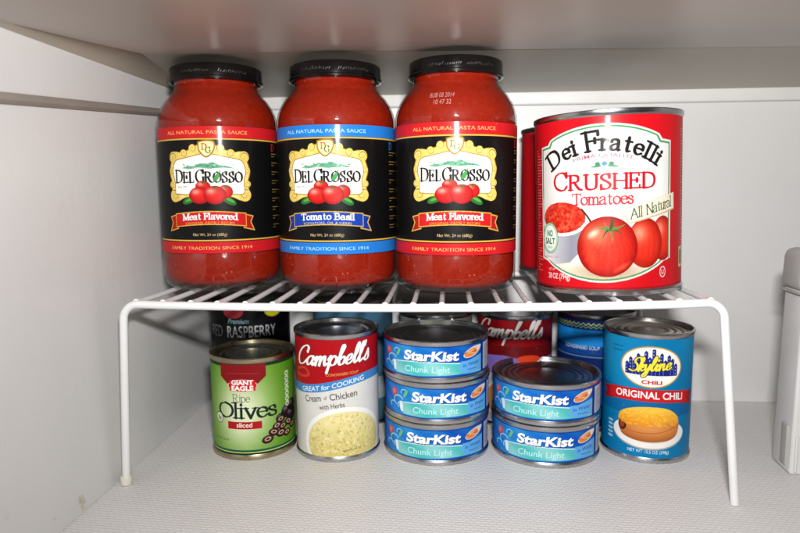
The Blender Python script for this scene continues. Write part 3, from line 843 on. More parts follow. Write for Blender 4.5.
def tuna_label():
    B = rgb(0, 88, 184)
    c = Canvas(2 * math.pi * 4.245, 2.52, B)
    nav = rgb(10, 34, 118)
    c.rect(-99, 99, 0, .13, nav); c.rect(-99, 99, 2.39, 2.52, nav)
    bg = lambda U, V: rgb(0, 78, 178) + np.clip(np.exp(-((U + 2.8) / 2.6) ** 2) * .55 + .25 * np.sin(U * 1.3 + V * 2.2) ** 2, 0, 1)[..., None] * (rgb(70, 180, 232) - rgb(0, 78, 178)) * .85
    c.rect(-99, 99, .13, 2.39, bg)
    # plain sea swirls at the left instead of the figure there
    c.ell(-4.35, 1.75, .34, .38, rgb(196, 74, 84)); c.ell(-4.4, 1.8, .2, .22, rgb(224, 120, 120))
    for (a, b_, r_, w) in ((-3.9, 1.2, .5, .1), (-3.5, .8, .45, .12), (-4.5, .7, .4, .1), (-3.3, 1.9, .3, .08)):
        th = np.linspace(.4, 3.6, 16)
        c.stroke(np.stack([a + r_ * np.cos(th), b_ + r_ * .7 * np.sin(th)], 1), w, rgb(150, 208, 240))
    c.ell(-3.55, .75, .2, .42, rgb(228, 240, 248), .2)
    c.ell(-3.15, 1.8, .34, .12, rgb(120, 190, 110), 1.0)
    # wave band
    xs = np.linspace(-3.4, 4.2, 50)
    top = 1.12 + .12 * np.sin((xs + 3) * .75) ; bot = .22 + .03 * np.sin(xs)
    c.poly(list(zip(xs, top + .07)) + list(zip(xs[::-1], bot[::-1])), rgb(214, 240, 240))
    gband = lambda U, V: rgb(78, 186, 184) + (rgb(140, 208, 206) - rgb(78, 186, 184)) * (.5 + .5 * np.sin(U * 1.7 + V * 2))[..., None]
    c.poly(list(zip(xs, top)) + list(zip(xs[::-1], bot[::-1])), gband)
    xs2 = np.linspace(2.0, 4.2, 20)
    c.poly(list(zip(xs2, 1.22 + .34 * np.clip((xs2 - 2.6) / 1.6, 0, 1))) + [(4.2, .3), (2.4, .24), (1.85, .6)], rgb(96, 170, 226))
    c.text('Chunk Light', -.7, .68, .46, rgb(190, 236, 234), .008, 3.6, shear=.08)
    c.text('in Water', 3.05, .95, .28, rgb(20, 90, 190), .012, 1.7, shear=.15, rot=.08); c.rect(2.6, 3.6, .5, .58, rgb(40, 120, 205))
    # name
    for dx, dy, col in ((.05, -.06, rgb(8, 30, 110)), (0, 0, rgb(252, 252, 255))):
        c.text('StarKist', -.4 + dx, 1.71 + dy, .68, col, .04, 4.4, shear=.14, rot=.0)
    # tuna morsel
    c.ell(3.15, 1.86, .95, .36, rgb(236, 200, 168), .28); c.ell(3.0, 1.8, .7, .26, rgb(226, 134, 74), .28)
    for k in range(26): c.ell(3.0 + rng.normal() * .3, 1.8 + rng.normal() * .09, .14, .035, rgb(246, 190, 140) if k % 2 else rgb(190, 96, 50), .28 + rng.normal() * .2)
    c.ell(3.85, 2.1, .3, .16, rgb(240, 226, 210), .4)
    c.rect(4.2, 4.45, .13, 2.39, nav)
    c.rect(4.55, 6.6, .22, 2.3, rgb(206, 208, 214))
    for k in range(13): c.rect(4.65, 4.7 + rng.uniform(.5, 1.15), .33 + k * .145, .38 + k * .145, rgb(70, 74, 90))
    for k in range(14): c.rect(-9 + k * .12, -8.96 + k * .12 + rng.uniform(0, .05), .5, 1.7, rgb(235, 238, 240))
    return c

def olive_label():
    R = CR_ - .055
    G, Y = rgb(88, 144, 28), rgb(226, 236, 196)
    def bg(U, V):
        q = np.clip(np.exp(-((U + 1.0) / 2.4) ** 2 - ((V - 3.4) / 3.2) ** 2) * 1.0, 0, .9)[..., None]
        return G * (1 - q) + rgb(240, 243, 214) * q
    c = Canvas(2 * math.pi * R, 7.36, G)
    c.rect(-99, 99, 0, 7.36, bg)
    dk = rgb(22, 52, 34)
    c.rect(-99, 99, 0, .18, dk); c.rect(-99, 99, .18, .26, rgb(190, 205, 120)); c.rect(-99, 99, .26, .42, rgb(20, 84, 70)); c.rect(-99, 99, 7.1, 7.36, dk)
    dr = rgb(134, 20, 26)
    c.poly([(-2.75, 7.3), (1.0, 7.3), (1.0, 6.3), (.35, 5.75), (-2.1, 5.75), (-2.75, 6.3)], dr)
    c.stroke([(-2.2, 6.55), (-.85, 6.62), (.5, 6.55)], .03, rgb(180, 70, 60))
    c.ell(-.88, 5.62, 1.18, .5, rgb(235, 210, 200)); c.ell(-.88, 5.62, 1.13, .46, rgb(206, 28, 30))
    c.rect(-1.9, .15, 5.2, 6.05, rgb(206, 28, 30))
    c.text('GIANT', -.88, 5.87, .34, rgb(252, 250, 246), .045, 1.75); c.text('EAGLE', -.88, 5.42, .34, rgb(252, 250, 246), .045, 1.75)
    c.serif('Ripe', -1.0, 4.62, .62, rgb(110, 120, 96), .12, .06, gap=.05, width=1.25)
    c.serif('Olives', -.7, 3.62, 1.18, rgb(24, 44, 34), .19, .08, gap=.04, width=4.65)
    c.rect(-2.2, .55, 2.12, 2.72, rgb(176, 26, 28)); c.text('sliced', -.82, 2.46, .36, rgb(250, 235, 225), .02, 1.25)
    # olives
    ob = rgb(40, 24, 30)
    for (a, b_, r_) in ((2.6, 2.7, .55), (3.2, 2.3, .6), (3.3, 3.0, .5), (1.9, 2.3, .4)):
        a, b_, r_ = .2 + a * 1.05, .1 + b_ * 1.08, r_ * 1.2
        c.ball(a, b_, r_, r_ * .85, rgb(12, 8, 12), ob, rgb(150, 140, 150))
    for (a, b_, r_, t) in ((.75, .92, .42, .2), (1.25, 1.35, .4, -.2), (1.9, 1.15, .42, .1), (2.55, 1.0, .38, .1), (1.55, 1.75, .38, .3), (1.9, 2.15, .38, .1), (2.75, 1.75, .42, -.2), (3.3, 1.4, .38, .1), (2.1, 1.6, .36, .2)):
        a, b_, r_ = .2 + a * 1.05, .1 + b_ * 1.12, r_ * 1.18
        c.ell(a, b_, r_, r_ * .66, rgb(16, 10, 12), t); c.ell(a, b_ + .03, r_ * .85, r_ * .5, rgb(72, 40, 44), t)
        c.ell(a, b_ + .03, r_ * .55, r_ * .33, rgb(206, 160, 140), t); c.ell(a, b_ + .02, r_ * .32, r_ * .17, rgb(24, 14, 16), t)
    for k in range(7):
        v = 6.1 - k * .42
        c.ell(3.0, v, .26, .22, rgb(236, 242, 220), 0, .8); c.rect(2.85, 3.12, v - .05, v + .03, rgb(60, 80, 50))
    c.ell(-3.1, 2.9, .42, .45, dk); c.ell(-3.1, 2.9, .37, .4, rgb(215, 228, 190)); c.text('0g', -3.1, 2.9, .28, dk, .01)
    c.text('NET WT 2.25 OZ', -2.9, 1.2, .15, dk, .005, 1.5)
    for k in range(20): c.rect(-8.0, -6.0 + rng.uniform(-.6, .4), 1 + k * .25, 1.07 + k * .25, dk)
    return c

def soup_label():
    R = CR_ - .055
    RED, WH = rgb(172, 16, 24), rgb(222, 220, 214)
    c = Canvas(2 * math.pi * R, 9.3, WH)
    wave = lambda x: 5.75 + .5 * np.sin(np.asarray(x) * .42 - .1)
    xs = np.linspace(-10.6, 10.6, 160)
    c.poly(list(zip(xs, wave(xs) + .34)) + [(10.6, 9.4), (-10.6, 9.4)], RED)
    # darker tone-on-tone mark in the red
    c.stroke(catmull([(-3.4, 6.7), (-2.4, 6.95), (-1.9, 6.5), (-2.6, 6.25), (-3.5, 6.35)]), .2, rgb(206, 60, 52))
    c.poly(list(zip(xs, wave(xs) + .34)) + list(zip(xs[::-1], wave(xs[::-1]) - .34)), rgb(66, 136, 198))
    c.text('GREAT for COOKING', .0, 5.72, .36, rgb(238, 244, 250), .012, 5.4, warp=lambda x: .5 * np.sin(x * .42 - .1))
    c.script("Campbell's", -.0, 7.35, .7, rgb(250, 248, 244), .26, width=6.5, shear=.3, rot=.05, outline=(rgb(110, 8, 16), .05))
    c.text('CONDENSED SOUP', .9, 6.62, .2, rgb(222, 170, 90), .008, 2.6, rot=.06)
    g = rgb(72, 72, 72)
    c.text('Cream', -1.6, 4.6, .5, g, .008, 1.5, rot=.14); c.text('of', -.5, 4.74, .28, g, 0, .28, rot=.14); c.text('Chicken', .95, 4.92, .5, g, .008, 2.2, rot=.12)
    c.text('with Herbs', .0, 4.08, .38, g, .006, 2.05, rot=.12)
    # bowl of soup
    c.ell(1.1, 1.1, 3.6, 2.9, rgb(224, 222, 218)); c.ell(1.1, 1.15, 3.5, 2.8, rgb(246, 245, 241))
    c.ell(1.1, 1.1, 3.2, 2.5, lambda U, V: rgb(214, 196, 118) + (rgb(238, 226, 160) - rgb(214, 196, 118)) * np.clip(V / 3, 0, 1)[..., None])
    c.speck(420, 1.1, 1.1, 3.0, 2.35, [rgb(236, 222, 160), rgb(196, 172, 92), rgb(246, 238, 190), rgb(224, 204, 130)], .12, None, .7)
    c.speck(60, 1.1, 1.1, 2.8, 2.2, [rgb(96, 110, 50), rgb(150, 120, 50)], .045)
    c.text('NET WT 10.5 OZ', 1.6, .5, .16, rgb(70, 70, 60), .004, 1.5, rot=.08)
    for s0 in (-7.6, 6.0):
        for k in range(26): c.rect(s0, s0 + rng.uniform(.7, 2), .5 + k * .17, .56 + k * .17, rgb(90, 90, 92))
    return c

def chili_label():
    R = CR_ - .055
    B, DB = rgb(0, 116, 170), rgb(6, 62, 122)
    def bg(U, V):
        q = (.5 + .5 * np.sin(U * .8 + V * .35 + 1.2))[..., None] * np.clip((V - 1) / 6, 0.2, 1)[..., None]
        return rgb(4, 118, 172) * (1 - q * .5) + rgb(40, 162, 212) * q * .5
    c = Canvas(2 * math.pi * R, 9.3, B)
    c.rect(-99, 99, 0, 9.3, bg)
    c.poly([(-99, 4.9), (-2, 5.4), (2, 5.2), (99, 4.7), (99, 3.2), (-99, 3.4)], DB, .35)
    c.ell(.1, 7.15, 2.34, 1.62, rgb(196, 150, 60)); c.ell(.1, 7.15, 2.24, 1.52, rgb(250, 246, 235))
    nav = rgb(24, 40, 130)
    xx = -1.85
    hs = [.5, .9, .7, 1.25, .8, 1.5, 1.0, 1.75, 1.1, 1.35, .8, 1.2, .9, .5]
    for k, h in enumerate(hs):
        w = .27; x0 = -1.85 + k * .28
        t = 6.5 + h * .95
        lim = 7.15 + 1.42 * math.sqrt(max(0, 1 - ((x0 + w / 2 - .1) / 2.2) ** 2))
        t = min(t + .35, lim - .04)
        c.rect(x0, x0 + w, 6.5, t, nav); c.poly([(x0, t), (x0 + w, t), (x0 + w / 2, min(t + .16, lim))], nav)
        for q in range(3): c.rect(x0 + .08, x0 + .13, t - .2 - q * .25, t - .1 - q * .25, rgb(200, 210, 240))
    c.script('Skyline', .05, 6.88, .5, rgb(246, 226, 60), .27, width=2.95, shear=.35, rot=.1, outline=(rgb(20, 34, 100), .06))
    c.text('CHILI', .15, 5.98, .27, rgb(206, 34, 34), .04, 1.5)
    # ribbon
    wv = lambda x: -.05 * (np.asarray(x)) ** 2 * .35
    xs = np.linspace(-3.3, 3.3, 30)
    for sx_ in (-1, 1):
        c.poly([(sx_ * 2.9, 5.15), (sx_ * 4.2, 5.05), (sx_ * 3.75, 4.6), (sx_ * 4.2, 4.05), (sx_ * 2.9, 4.2)], rgb(170, 22, 26))
    c.poly(list(zip(xs, 5.42 + wv(xs))) + list(zip(xs[::-1], 4.45 + wv(xs[::-1]))), rgb(206, 30, 34))
    c.text('ORIGINAL CHILI', .05, 4.97, .52, rgb(252, 250, 246), .022, 5.3, warp=wv)
    # dish
    c.ell(.1, 1.85, 2.85, 1.2, rgb(176, 172, 166)); c.ell(.1, 1.95, 2.85, 1.18, rgb(240, 238, 232)); c.ell(.1, 2.05, 2.3, .85, rgb(214, 208, 198))
    bun = bezier_blob([(-2.3, 2.3), (-2.2, 3.0), (-1.4, 3.6), (0, 3.8), (1.6, 3.7), (2.35, 3.1), (2.4, 2.2), (1.9, 1.55), (.6, 1.3), (-.8, 1.32), (-1.9, 1.6)], 6)
    c.poly(bun, lambda U, V: rgb(150, 74, 28) + (rgb(222, 146, 78) - rgb(150, 74, 28)) * np.clip(1 - ((V - 2.5) / 1.35) ** 2 - ((U - .3) / 3.6) ** 2, 0, 1)[..., None])
    c.ell(-1.95, 2.35, .34, .42, rgb(84, 34, 18)); c.ell(-1.98, 2.38, .2, .26, rgb(150, 66, 40))
    c.stroke(catmull([(-1.7, 2.05), (-.6, 1.95), (.8, 2.05), (2.1, 2.45)]), .07, rgb(186, 100, 46))
    che = [(-2.35, 2.8), (-2.1, 3.4), (-1.2, 3.85), (0, 4.05), (1.3, 3.95), (2.15, 3.45), (2.4, 2.85), (2.0, 2.6), (1.5, 2.8), (1.0, 2.55), (.4, 2.7), (-.2, 2.4), (-.8, 2.55), (-1.4, 2.35), (-1.9, 2.6)]
    c.poly(bezier_blob(che, 6), lambda U, V: rgb(226, 138, 26) + (rgb(250, 196, 66) - rgb(226, 138, 26)) * np.clip((V - 2.4) / 1.4, 0, 1)[..., None])
    for k in range(330):
        x, y = rng.uniform(-2.1, 2.2), rng.uniform(2.5, 3.95)
        if y > 4.0 - .28 * x * x * .45 - .12: continue
        t = rng.uniform(0, 3)
        c.stroke([(x, y), (x + .2 * math.cos(t), y + .1 * math.sin(t))], .045, [rgb(255, 214, 96), rgb(232, 150, 36), rgb(248, 190, 60)][k % 3], .7)
    c.text('NET WT 10.5 OZ (298g)', .1, .5, .24, rgb(226, 238, 246), .008, 3.1)
    for k in range(5): c.ell(-3.1, 1.1 + k * .32, .3, .1, rgb(196, 222, 238), 0, .8)
    c.text('ready to', -2.6, 8.55, .2, rgb(16, 60, 100), .004, 1.0); c.text('serve', -2.6, 8.2, .2, rgb(16, 60, 100), .004, .9)
    for k in range(36): c.rect(5.5, 6.2 + rng.uniform(.3, 1.6), .6 + k * .22, .67 + k * .22, rgb(210, 228, 240))
    return c

def raspberry_label():
    R = 3.645
    c = Canvas(2 * math.pi * R, 10.3, rgb(12, 12, 16), .025)
    c.ell(-1.6, 10.0, .95, .62, rgb(140, 40, 50)); c.ell(2.1, 10.0, .9, .6, rgb(190, 182, 30))  # emblem colours dimmed to imitate the shade behind the front cans
    c.text('Premium', -1.15, 9.15, .42, rgb(150, 190, 196), .01, 1.9, shear=.2)
    c.text('RASPBERRY', .05, 8.2, 1.0, rgb(196, 200, 204), .0, 4.5)
    c.text('RED', -3.55, 8.2, 1.0, rgb(120, 124, 128), .0, 1.6)
    c.ball(0, 3.5, 1.9, 1.7, rgb(80, 6, 20), rgb(160, 16, 40), rgb(230, 120, 130))
    return c

def soup2_label():
    R = CR_ - .055
    c = Canvas(2 * math.pi * R, 9.3, rgb(126, 10, 16), .02)  # soup red printed darker, standing in for the shade of the back row
    c.rect(-99, 99, 5.9, 7.0, rgb(96, 10, 14))
    c.script("Campbell's", -.75, 7.75, .72, rgb(206, 202, 198), .24, width=6.4, shear=.3, outline=(rgb(80, 6, 10), .05))
    c.rect(-99, 99, 0, 5.9, rgb(206, 204, 214)); c.poly([(-6, 5.8), (-1, 6.2), (2, 5.6), (6, 6.2), (6, 4.6), (-6, 4.4)], rgb(116, 96, 170))
    c.ell(1.2, 5.9, 1.1, .35, rgb(206, 60, 30)); c.ell(0, 2.2, 2.8, 1.9, rgb(186, 120, 60))
    return c

def blue_label():
    R = CR_ - .055
    nav = rgb(10, 34, 92)
    c = Canvas(2 * math.pi * R, 9.4, nav, .02)
    zx = np.arange(-10.5, 10.6, .22)
    for k, col in ((0, rgb(190, 196, 60)), (.25, rgb(120, 150, 60))):
        c.stroke([(x, 9.0 - k + (.1 if i % 2 else -.1)) for i, x in enumerate(zx)], .06, col)
    c.rect(-99, 99, 7.1, 8.5, rgb(20, 128, 206)); c.rect(-99, 99, 6.3, 7.1, rgb(14, 60, 130))
    c.text('CONDENSED SOUP', -1.2, 6.95, .3, rgb(206, 222, 236), .01, 3.2)
    c.rect(-99, 99, 6.1, 6.2, rgb(90, 130, 170))
    c.rect(-3.2, -.2, 5.1, 5.28, rgb(206, 214, 60))
    c.rect(-99, 99, 2.0, 4.2, rgb(24, 90, 160))
    return c

def pale_label():
    c = Canvas(2 * math.pi * 3.695, 10.4, rgb(62, 100, 120), .03)  # pale blue print darkened: shade under the rack put into the colour
    c.rect(-99, 99, 9.0, 10.4, rgb(60, 100, 124)); c.rect(-99, 99, 2, 4, rgb(150, 165, 170))
    return c

def grey_label():
    c = Canvas(2 * math.pi * (CR_ - .055), 9.3, rgb(120, 122, 112), .03)
    c.rect(-99, 99, 3, 6, rgb(200, 198, 180))
    return c
JR_, CR_ = 4.62, 3.41


# ------------------------------------------------------------------ the setting: inside of a cabinet
LX, RX, FY, BY = -24.03, 56.0, 22.0, 62.76
struct(box('floor', LX - 2, RX + 2, FY, BY + 2, -1.6, 0, LINER))
struct(box('wall_left', LX - 1.8, LX, FY, BY + 1.8, 0.02, 33, WALL))
struct(box('wall_back', LX, RX, BY, BY + 1.8, 0.02, 33, WALL))
struct(box('wall_right', RX, RX + 1.8, FY, BY + 1.8, 0.02, 33, WALL))
UF, UB = 31.15, 30.08
# underside of the shelf above: glossy panel, warped a little down at the left, then a border that slopes down to the walls
edge = [(-23.75, FY, 30.0), (-23.68, 28, 30.05), (-23.55, 34, 30.2), (-23.1, 40, 30.65), (-22.3, 46.3, UF - .02)]
NX = 12
def crease_y(x): return 46.3 + (x + 22.3) * (51.6 - 46.3) / (RX + 22.3)
V, Fc = [], []
for j, (ex, ey, ez) in enumerate(edge):
    for i in range(NX + 1):
        f = (i / NX) ** 1.4
        x = ex + (RX - ex) * f
        yy = FY + (crease_y(x) - FY) * (ey - FY) / (46.3 - FY)
        z = ez + (UF - ez) * min(1, f * 2.2)
        V.append((x, yy, z))
for j in range(len(edge) - 1):
    for i in range(NX):
        q = j * (NX + 1) + i
        Fc.append((q, q + NX + 1, q + NX + 2, q + 1))
nv = len(V); V += [(x, y, z + 1.6) for x, y, z in V]
Fc += [(d + nv, c_ + nv, b_ + nv, a_ + nv) for a_, b_, c_, d in Fc]
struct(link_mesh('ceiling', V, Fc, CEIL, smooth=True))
V, Fc = [], []
eps = 0.03
inner = [(e[0] + .02, e[1], e[2] + eps) for e in edge]
outer = [(LX, e[1] if k < len(edge) - 1 else BY, UB - .12) for k, e in enumerate(edge)]
for i in range(1, NX + 1):
    x = -22.3 + (RX + 22.3) * i / NX
    inner.append((x, crease_y(x) - .02, UF + eps)); outer.append((x, BY, UB))
V = inner + outer
k = len(inner)
Fc = [(i, i + 1, k + i + 1, k + i) for i in range(k - 1)]
nv = len(V); V += [(x, y, 33.2) for x, y, z in V]
Fc += [(d + nv, c_ + nv, b_ + nv, a_ + nv) for a_, b_, c_, d in Fc]
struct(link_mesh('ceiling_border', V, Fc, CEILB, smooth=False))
struct(box('back_trim', LX + 0.02, RX - 0.02, BY - 0.5, BY - 0.01, 28.95, UB + 0.3, TRIM, bev=0.18))
# the thin strip running along the left wall, rising a little towards the back
pts = []
for k in range(13):
    y = FY + (BY - FY - .6) * k / 12
    pts.append((LX + 0.12, y, 23.6 + (y) * 0.0775))
st_v, st_f = [], []
for (x, y, z) in pts:
    st_v += [(LX + 0.005, y, z - .30), (LX + .16, y, z - .30), (LX + .34, y, z - .1), (LX + .34, y, z + .12), (LX + .2, y, z + .3), (LX + .005, y, z + .34)]
for i in range(12):
    for k in range(6):
        j = (k + 1) % 6
        st_f.append((i * 6 + k, i * 6 + j, (i + 1) * 6 + j, (i + 1) * 6 + k))
st_f += [tuple(range(6))[::-1], tuple(72 + k for k in range(6))]
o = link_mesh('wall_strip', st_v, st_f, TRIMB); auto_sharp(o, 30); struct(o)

# ------------------------------------------------------------------ wire shelf
S = 13.6
RXL, RXR, RYF, RYB = -22.35, 17.95, 41.65, 60.3
RR, WR = 0.28, 0.185
SH = (RXL + RXR) / 2
shelf = thing('wire_shelf', 'white vinyl coated wire shelf rack standing in the cabinet carrying jars', 'wire rack', SH, (RYF + RYB) / 2, 0)
oy = (RYF + RYB) / 2
def smooth(t):
    t = min(1, max(0, t)); return t * t * (3 - 2 * t)
def deckz(x):                                  # height of the tops of the wires; the rack stands a little unevenly
    return S - .10 * (1 - ((x - SH) / 20.2) ** 2) + .32 * smooth((x - 3) / 8)
def frontz(x):
    t = (x - SH) / ((RXR - RXL) / 2)
    return S - .30 * max(0, 1 - t * t) + 0.52 + 0.14 * t
def wirez(x, y):
    f = max(0, 1 - (y - RYF) / 4.0) ** 1.3
    zf = frontz(x) - .55 + WR + .10
    return deckz(x) + (zf - deckz(x)) * f
def frame(name, y, dyl, dyr, dxl, dxr, front):
    railz = (lambda x: (frontz(x) if front else deckz(x)) - 2 * WR - RR + 0.05)
    zl, zr = railz(RXL), railz(RXR)
    p = [(RXL + dxl - SH, y + dyl - oy, 0.06)]
    rad = 1.1
    xl, xr = RXL - SH, RXR - SH
    p.append((xl, y - oy, zl - rad))
    for k in range(1, 9):
        a = math.pi / 2 * k / 8
        p.append((xl + rad * (1 - math.cos(a)), y - oy, zl - rad + rad * math.sin(a)))
    for k in range(1, 24):
        x = xl + rad + (xr - xl - 2 * rad) * k / 24
        p.append((x, y - oy, railz(x + SH)))
    for k in range(0, 9):
        a = math.pi / 2 * k / 8
        p.append((xr - rad * (1 - math.sin(a)), y - oy, zr - rad + rad * math.cos(a)))
    p.append((xr + dxr, y + dyr - oy, 0.06))
    tube(name, p, RR, VINYL, shelf, 16)
    for q in ((p[0],) if front else (p[0], p[-1])):
        lathe('foot_cap', [(0, 0), (.33, 0), (.40, .06), (.42, .3), (.40, .62), (.34, .7), (.28, .7)], CAPM, shelf, 24, (q[0], q[1], 0))
frame('front_frame', RYF, 0.55, -.1, -.85, 1.25, True)
frame('rear_frame', RYB, -0.2, -0.2, -.2, 0.8, False)
NW = 21
for i in range(NW):
    x = RXL + .95 + (RXR - RXL - 1.9) * i / (NW - 1) + random.uniform(-.04, .04)
    p = []
    for k in range(25):
        y = RYF + .06 + (RYB - RYF - .12) * (k / 24) ** 2.2
        p.append((x - SH, y - oy, wirez(x, y) - WR))
    tube('cross_wire', p, [WR * (1 + .30 * math.exp(-((q[1] + oy - RYF) / .5) ** 2) + .3 * math.exp(-((q[1] + oy - RYB) / .3) ** 2)) for q in p], VINYL, shelf, 10)

# ------------------------------------------------------------------ jars
JR = 4.62
JH = 17.0
body_prof = [(0, .25), (2.6, .12), (3.5, .0), (4.05, .06), (4.42, .35), (JR, .95), (JR, 2.7), (JR - .05, 2.85), (JR - .05, 12.25), (JR, 12.4),
             (JR - .02, 12.9), (4.48, 13.4), (4.25, 13.95), (3.92, 14.45), (3.55, 14.85), (3.28, 15.2), (3.16, 15.6), (3.24, 15.8), (3.24, 15.95), (3.1, 16.1), (3.1, 16.6)]
def inset(prof, d): return [(max(0, r - d), z) for r, z in prof]
sauce_prof = [(0, .5), (3.2, .45), (4.0, .5), (4.35, .8), (JR - .12, 1.3)] + [(r - .12, z) for r, z in body_prof[6:]] + [(0, 16.6)]
lid_prof = [(0, JH), (3.05, JH), (3.2, JH - .08), (3.38, JH - .03), (3.48, JH - .1), (3.52, JH - .22), (3.52, JH - .95), (3.58, JH - 1.02), (3.58, JH - 1.18), (3.5, JH - 1.22), (3.3, JH - 1.2)]
def prof_r(z):
    for (r0, z0), (r1, z1) in zip(body_prof[5:], body_prof[6:]):
        if z0 <= z <= z1 and z1 > z0: return r0 + (r1 - r0) * (z - z0) / (z1 - z0)
    return JR
def wrap_text(name, s_, cap, width, zc, Rf, mat, parent, a0=0.0, lift=.03, bold=0.0):
    co, tr_ = text_tris(s_, bold)
    co = co.copy() * cap / CAPH
    co[:, 0] -= (co[:, 0].min() + co[:, 0].max()) / 2
    co[:, 0] *= width / (co[:, 0].max() - co[:, 0].min())
    V = []
    for (x, y) in co:
        z = zc + y; R = Rf(z) + lift; a = x / R + a0
        V.append((R * math.sin(a), -R * math.cos(a), z))
    return link_mesh(name, V, [tuple(t) for t in tr_], mat, parent)

def squiggle_print(parent, a_list):
    """worn embossed lettering round the lid skirt, too blurred to read: short raised strokes"""
    V, Fc = [], []
    R = 3.535
    for a0 in a_list:
        a = a0
        for k in range(17):
            a += random.uniform(.028, .05)
            w = random.uniform(.010, .02); z0 = JH - .72 + random.uniform(-.04, .04); z1 = z0 + random.uniform(.10, .24)
            b0 = len(V); sl = .02
            for (aa, zz) in ((a, z0), (a + w, z0), (a + w + sl, z1), (a + sl, z1)):
                V.append((R * math.sin(aa), -R * math.cos(aa), zz))
            Fc.append((b0, b0 + 1, b0 + 2, b0 + 3))
    return link_mesh('lid_lettering', V, Fc, LIDPRINT, parent, False)

def make_jar(x, y, lab_me, off, label, group):
    t = thing('sauce_jar', label, 'jar', x, y, deckz(x), facing(x, y) + off / JR, group)
    lathe('jar_glass', body_prof, GLASS, t, 128)
    lathe('sauce', sauce_prof, SAUCE, t, 96)
    ld_ = lathe('lid', lid_prof, BLACKLID, t, 128)
    squiggle_print(ld_, [-.62, .2])
    label_obj(lab_me, PAPER, t)
    return t
G1 = 'pasta sauce jars on the wire shelf'
red_me = jar_label(False).mesh('jar_label_red', JR + .012, 2.92)
blue_me = jar_label(True).mesh('jar_label_blue', JR + .012, 2.92)
j1 = make_jar(-18.12, 50.2, red_me, -0.95, 'red banded jar of pasta sauce with black lid, nearest the left wall', G1)
j2 = make_jar(-8.62, 50.1, blue_me, -0.85, 'pasta sauce jar with blue bands and blue ribbon on its black label', G1)
j3 = make_jar(0.68, 49.35, red_me, -0.05, 'red banded pasta sauce jar beside the big crushed tomatoes can, date code on shoulder', G1)
wrap_text('date_code', 'BUB 08 2014', .33, 1.75, 13.95, prof_r, CODEINK, j3, -.22, .02, .0)
wrap_text('date_code', '10 47 32', .33, 1.25, 13.45, prof_r, CODEINK, j3, -.20, .02, .0)

# ------------------------------------------------------------------ cans
def can_profile(R, h):
    return [(0, .30), (R - .55, .30), (R - .5, .22), (R - .28, .22), (R - .2, .03), (R - .08, 0), (R + .02, .05), (R + .04, .28), (R - .03, .38), (R - .09, .46),
            (R - .09, h - .46), (R - .03, h - .38), (R + .04, h - .28), (R + .04, h - .05), (R - .02, h), (R - .10, h), (R - .17, h - .06), (R - .19, h - .36)]
def lid_profile(R, h, rings=2, depth=.38):
    p = [(R - .19, h - .34), (R - .21, h - depth), (R - .5, h - depth - .03)]
    r = R - .62
    for k in range(rings):
        p += [(r, h - depth + .04), (r - .1, h - depth + .06), (r - .2, h - depth + .02), (r - .32, h - depth - .03)]
        r -= .55
    p += [(max(r, .5), h - depth - .02), (0, h - depth - .02)]
    return p
def make_can(name, label, x, y, z, R, h, me, off=0.0, bodym=None, lidm=None, group=None, lean=None, rings=2, depth=.38, cat='can'):
    t = thing(name, label, cat, x, y, z, facing(x, y) + off / R, group, lean)
    lathe('can_body', can_profile(R, h), bodym or STEEL, t, 128)
    lathe('lid', lid_profile(R, h, rings, depth), lidm or STEELD, t, 128)
    label_obj(me, LITHO, t)
    return t
CR = 3.41
tom_me = tomato_label().mesh('tomato_can_label', 5.15 - .055, .42)
G2 = 'large crushed tomatoes cans on the wire shelf'
big = make_can('tomato_can', 'large red crushed tomatoes can with white arched panel, front one standing beside the jars', 11.97, 47.9, S + .24, 5.15, 12.35, tom_me, -.1, group=G2, lean=(-.030, -.012))
big2 = copy_tree(big)
place(big2, 11.75, 57.45, S + .24, facing(11.75, 57.45) + .9, 'large red can of tomatoes half hidden behind the front crushed tomatoes can', G2)

tuna_me = tuna_label().mesh('tuna_can_label', 4.3 - .055, .36)
TH = 3.24
tun = make_can('tuna_can', 'flat blue tuna can at the bottom of the stack of three', -.86, 50.75, 0, 4.3, TH, tuna_me, .15, bodym=STEEL, lidm=STEELD, group='flat tuna cans in two stacks', rings=3, depth=.42)
for k, lb in ((1, 'flat blue tuna can in the middle of the stack of three'), (2, 'flat blue tuna can on top of the stack of three')):
    c = copy_tree(tun)
    place(c, -.86 + (.06, -.05)[k - 1], 50.75 + .05 * k, k * (TH - .02) + .02 * k, facing(-.86, 50.75) + (.10, -.03)[k - 1] + .035, lb)
for k, lb in ((0, 'flat blue tuna can at the bottom of the stack of two'), (1, 'flat blue tuna can on top of the stack of two beside the chili can')):
    c = copy_tree(tun)
    place(c, 8.05 + .04 * k, 50.75 + .1 * k, k * TH, facing(8.05, 50.75) + (.10, -.02)[k], lb)

ol_me = olive_label().mesh('olive_can_label', CR - .055, .42)
make_can('olive_can', 'small green can of sliced ripe olives with gold rim on the cabinet floor', -16.0, 50.0, 0, CR, 8.2, ol_me, .0, GOLDST, GREENST, rings=2)
soup_me = soup_label().mesh('soup_can_label', CR - .055, .42)
make_can('soup_can', 'red and white cream of chicken soup can between the olives and the tuna cans', -8.95, 50.05, 0, CR, 10.16, soup_me, -.5, STEEL, STEELD, lean=(.0, 0))
ch_me = chili_label().mesh('chili_can_label', CR - .055, .42)
make_can('chili_can', 'blue chili can with oval city emblem and hot dog picture, by right shelf leg', 16.15, 51.1, 0, CR, 10.16, ch_me, .25, STEEL, BROWNST, rings=3)
ras_me = raspberry_label().mesh('raspberry_can_label', 3.7 - .055, .42)
make_can('raspberry_can', 'black can with white raspberry lettering standing behind the olives can', -18.45, 57.6, 0, 3.7, 11.2, ras_me, 0, STEELD, GREENST)
s2_me = soup2_label().mesh('rear_soup_can_label', CR - .055, .42)
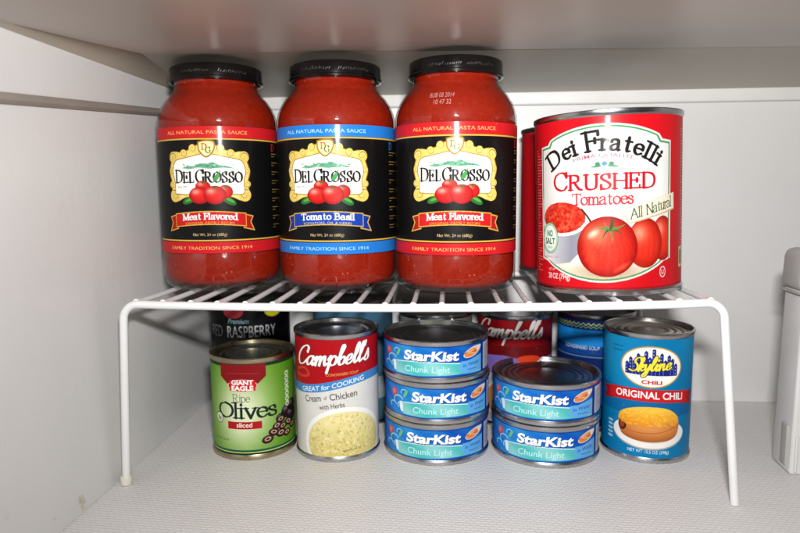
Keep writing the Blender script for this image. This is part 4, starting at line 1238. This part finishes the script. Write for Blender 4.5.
make_can('soup_can', 'shade-darkened red soup can with white script lettering and purple lower label, behind the tuna cans', 6.25, 57.6, 0, CR, 10.16, s2_me, 0.1, STEEL, STEELD)
bl_me = blue_label().mesh('blue_can_label', CR - .055, .42)
make_can('blue_can', 'bright and navy blue banded can with yellow zigzag, behind the chili can', 13.5, 57.5, 0, CR, 10.3, bl_me, 0, STEELD, STEELD)
pb_me = pale_label().mesh('pale_can_label', 3.75 - .055, .42)
make_can('pale_blue_can', 'pale blue can glimpsed behind the soup can and the stack of three tuna cans', -8.7, 57.6, 0, 3.75, 11.3, pb_me, 0, STEEL, STEELD)
gr_me = grey_label().mesh('grey_can_label', CR - .055, .42)
make_can('grey_can', 'grey can hidden behind the stack of three tuna cans, its lid seen between the wires', -1.0, 57.8, 0, CR, 10.16, gr_me, 0, STEELD, BROWNST)

# ------------------------------------------------------------------ white plastic storage box at the right edge
bn = thing('storage_box', 'white plastic storage box with a rounded grey lid cut off by the right edge', 'storage box', 25.2, 47.4, 0, math.radians(-3))
import bmesh
def tapered(name, x0, x1, y0, y1, z0, z1, tp, mat, parent, bev):
    o_ = box(name, x0, x1, y0, y1, z0, z1, mat, parent, bev)
    cx_, cy_ = (x0 + x1) / 2 * CM, (y0 + y1) / 2 * CM
    for v_ in o_.data.vertices:
        f = (v_.co.z / CM - z0) / (z1 - z0)
        v_.co.x = cx_ + (v_.co.x - cx_) * (1 + tp * f); v_.co.y = cy_ + (v_.co.y - cy_) * (1 + tp * f)
    return o_
tapered('box_body', 0, 10.5, -1.1, 1.9, 0, 14.6, -.035, BINM, bn, .22)
tapered('box_lid', -.18, 10.7, -1.35, 2.1, 13.55, 16.6, -.02, BINL, bn, .62)
box('lid_seam', -.1, 10.55, -1.3, 2.05, 13.38, 13.5, BINL, bn, .05)
box('side_rib', -.12, .1, -.55, .35, .5, 3.6, BINL, bn, .08)
box('front_rib', .25, .45, -1.24, -1.05, .25, 3.0, BINM, bn, .07)
box('front_panel', .75, 10.2, -1.28, -1.0, .55, 2.6, BINL, bn, .12)
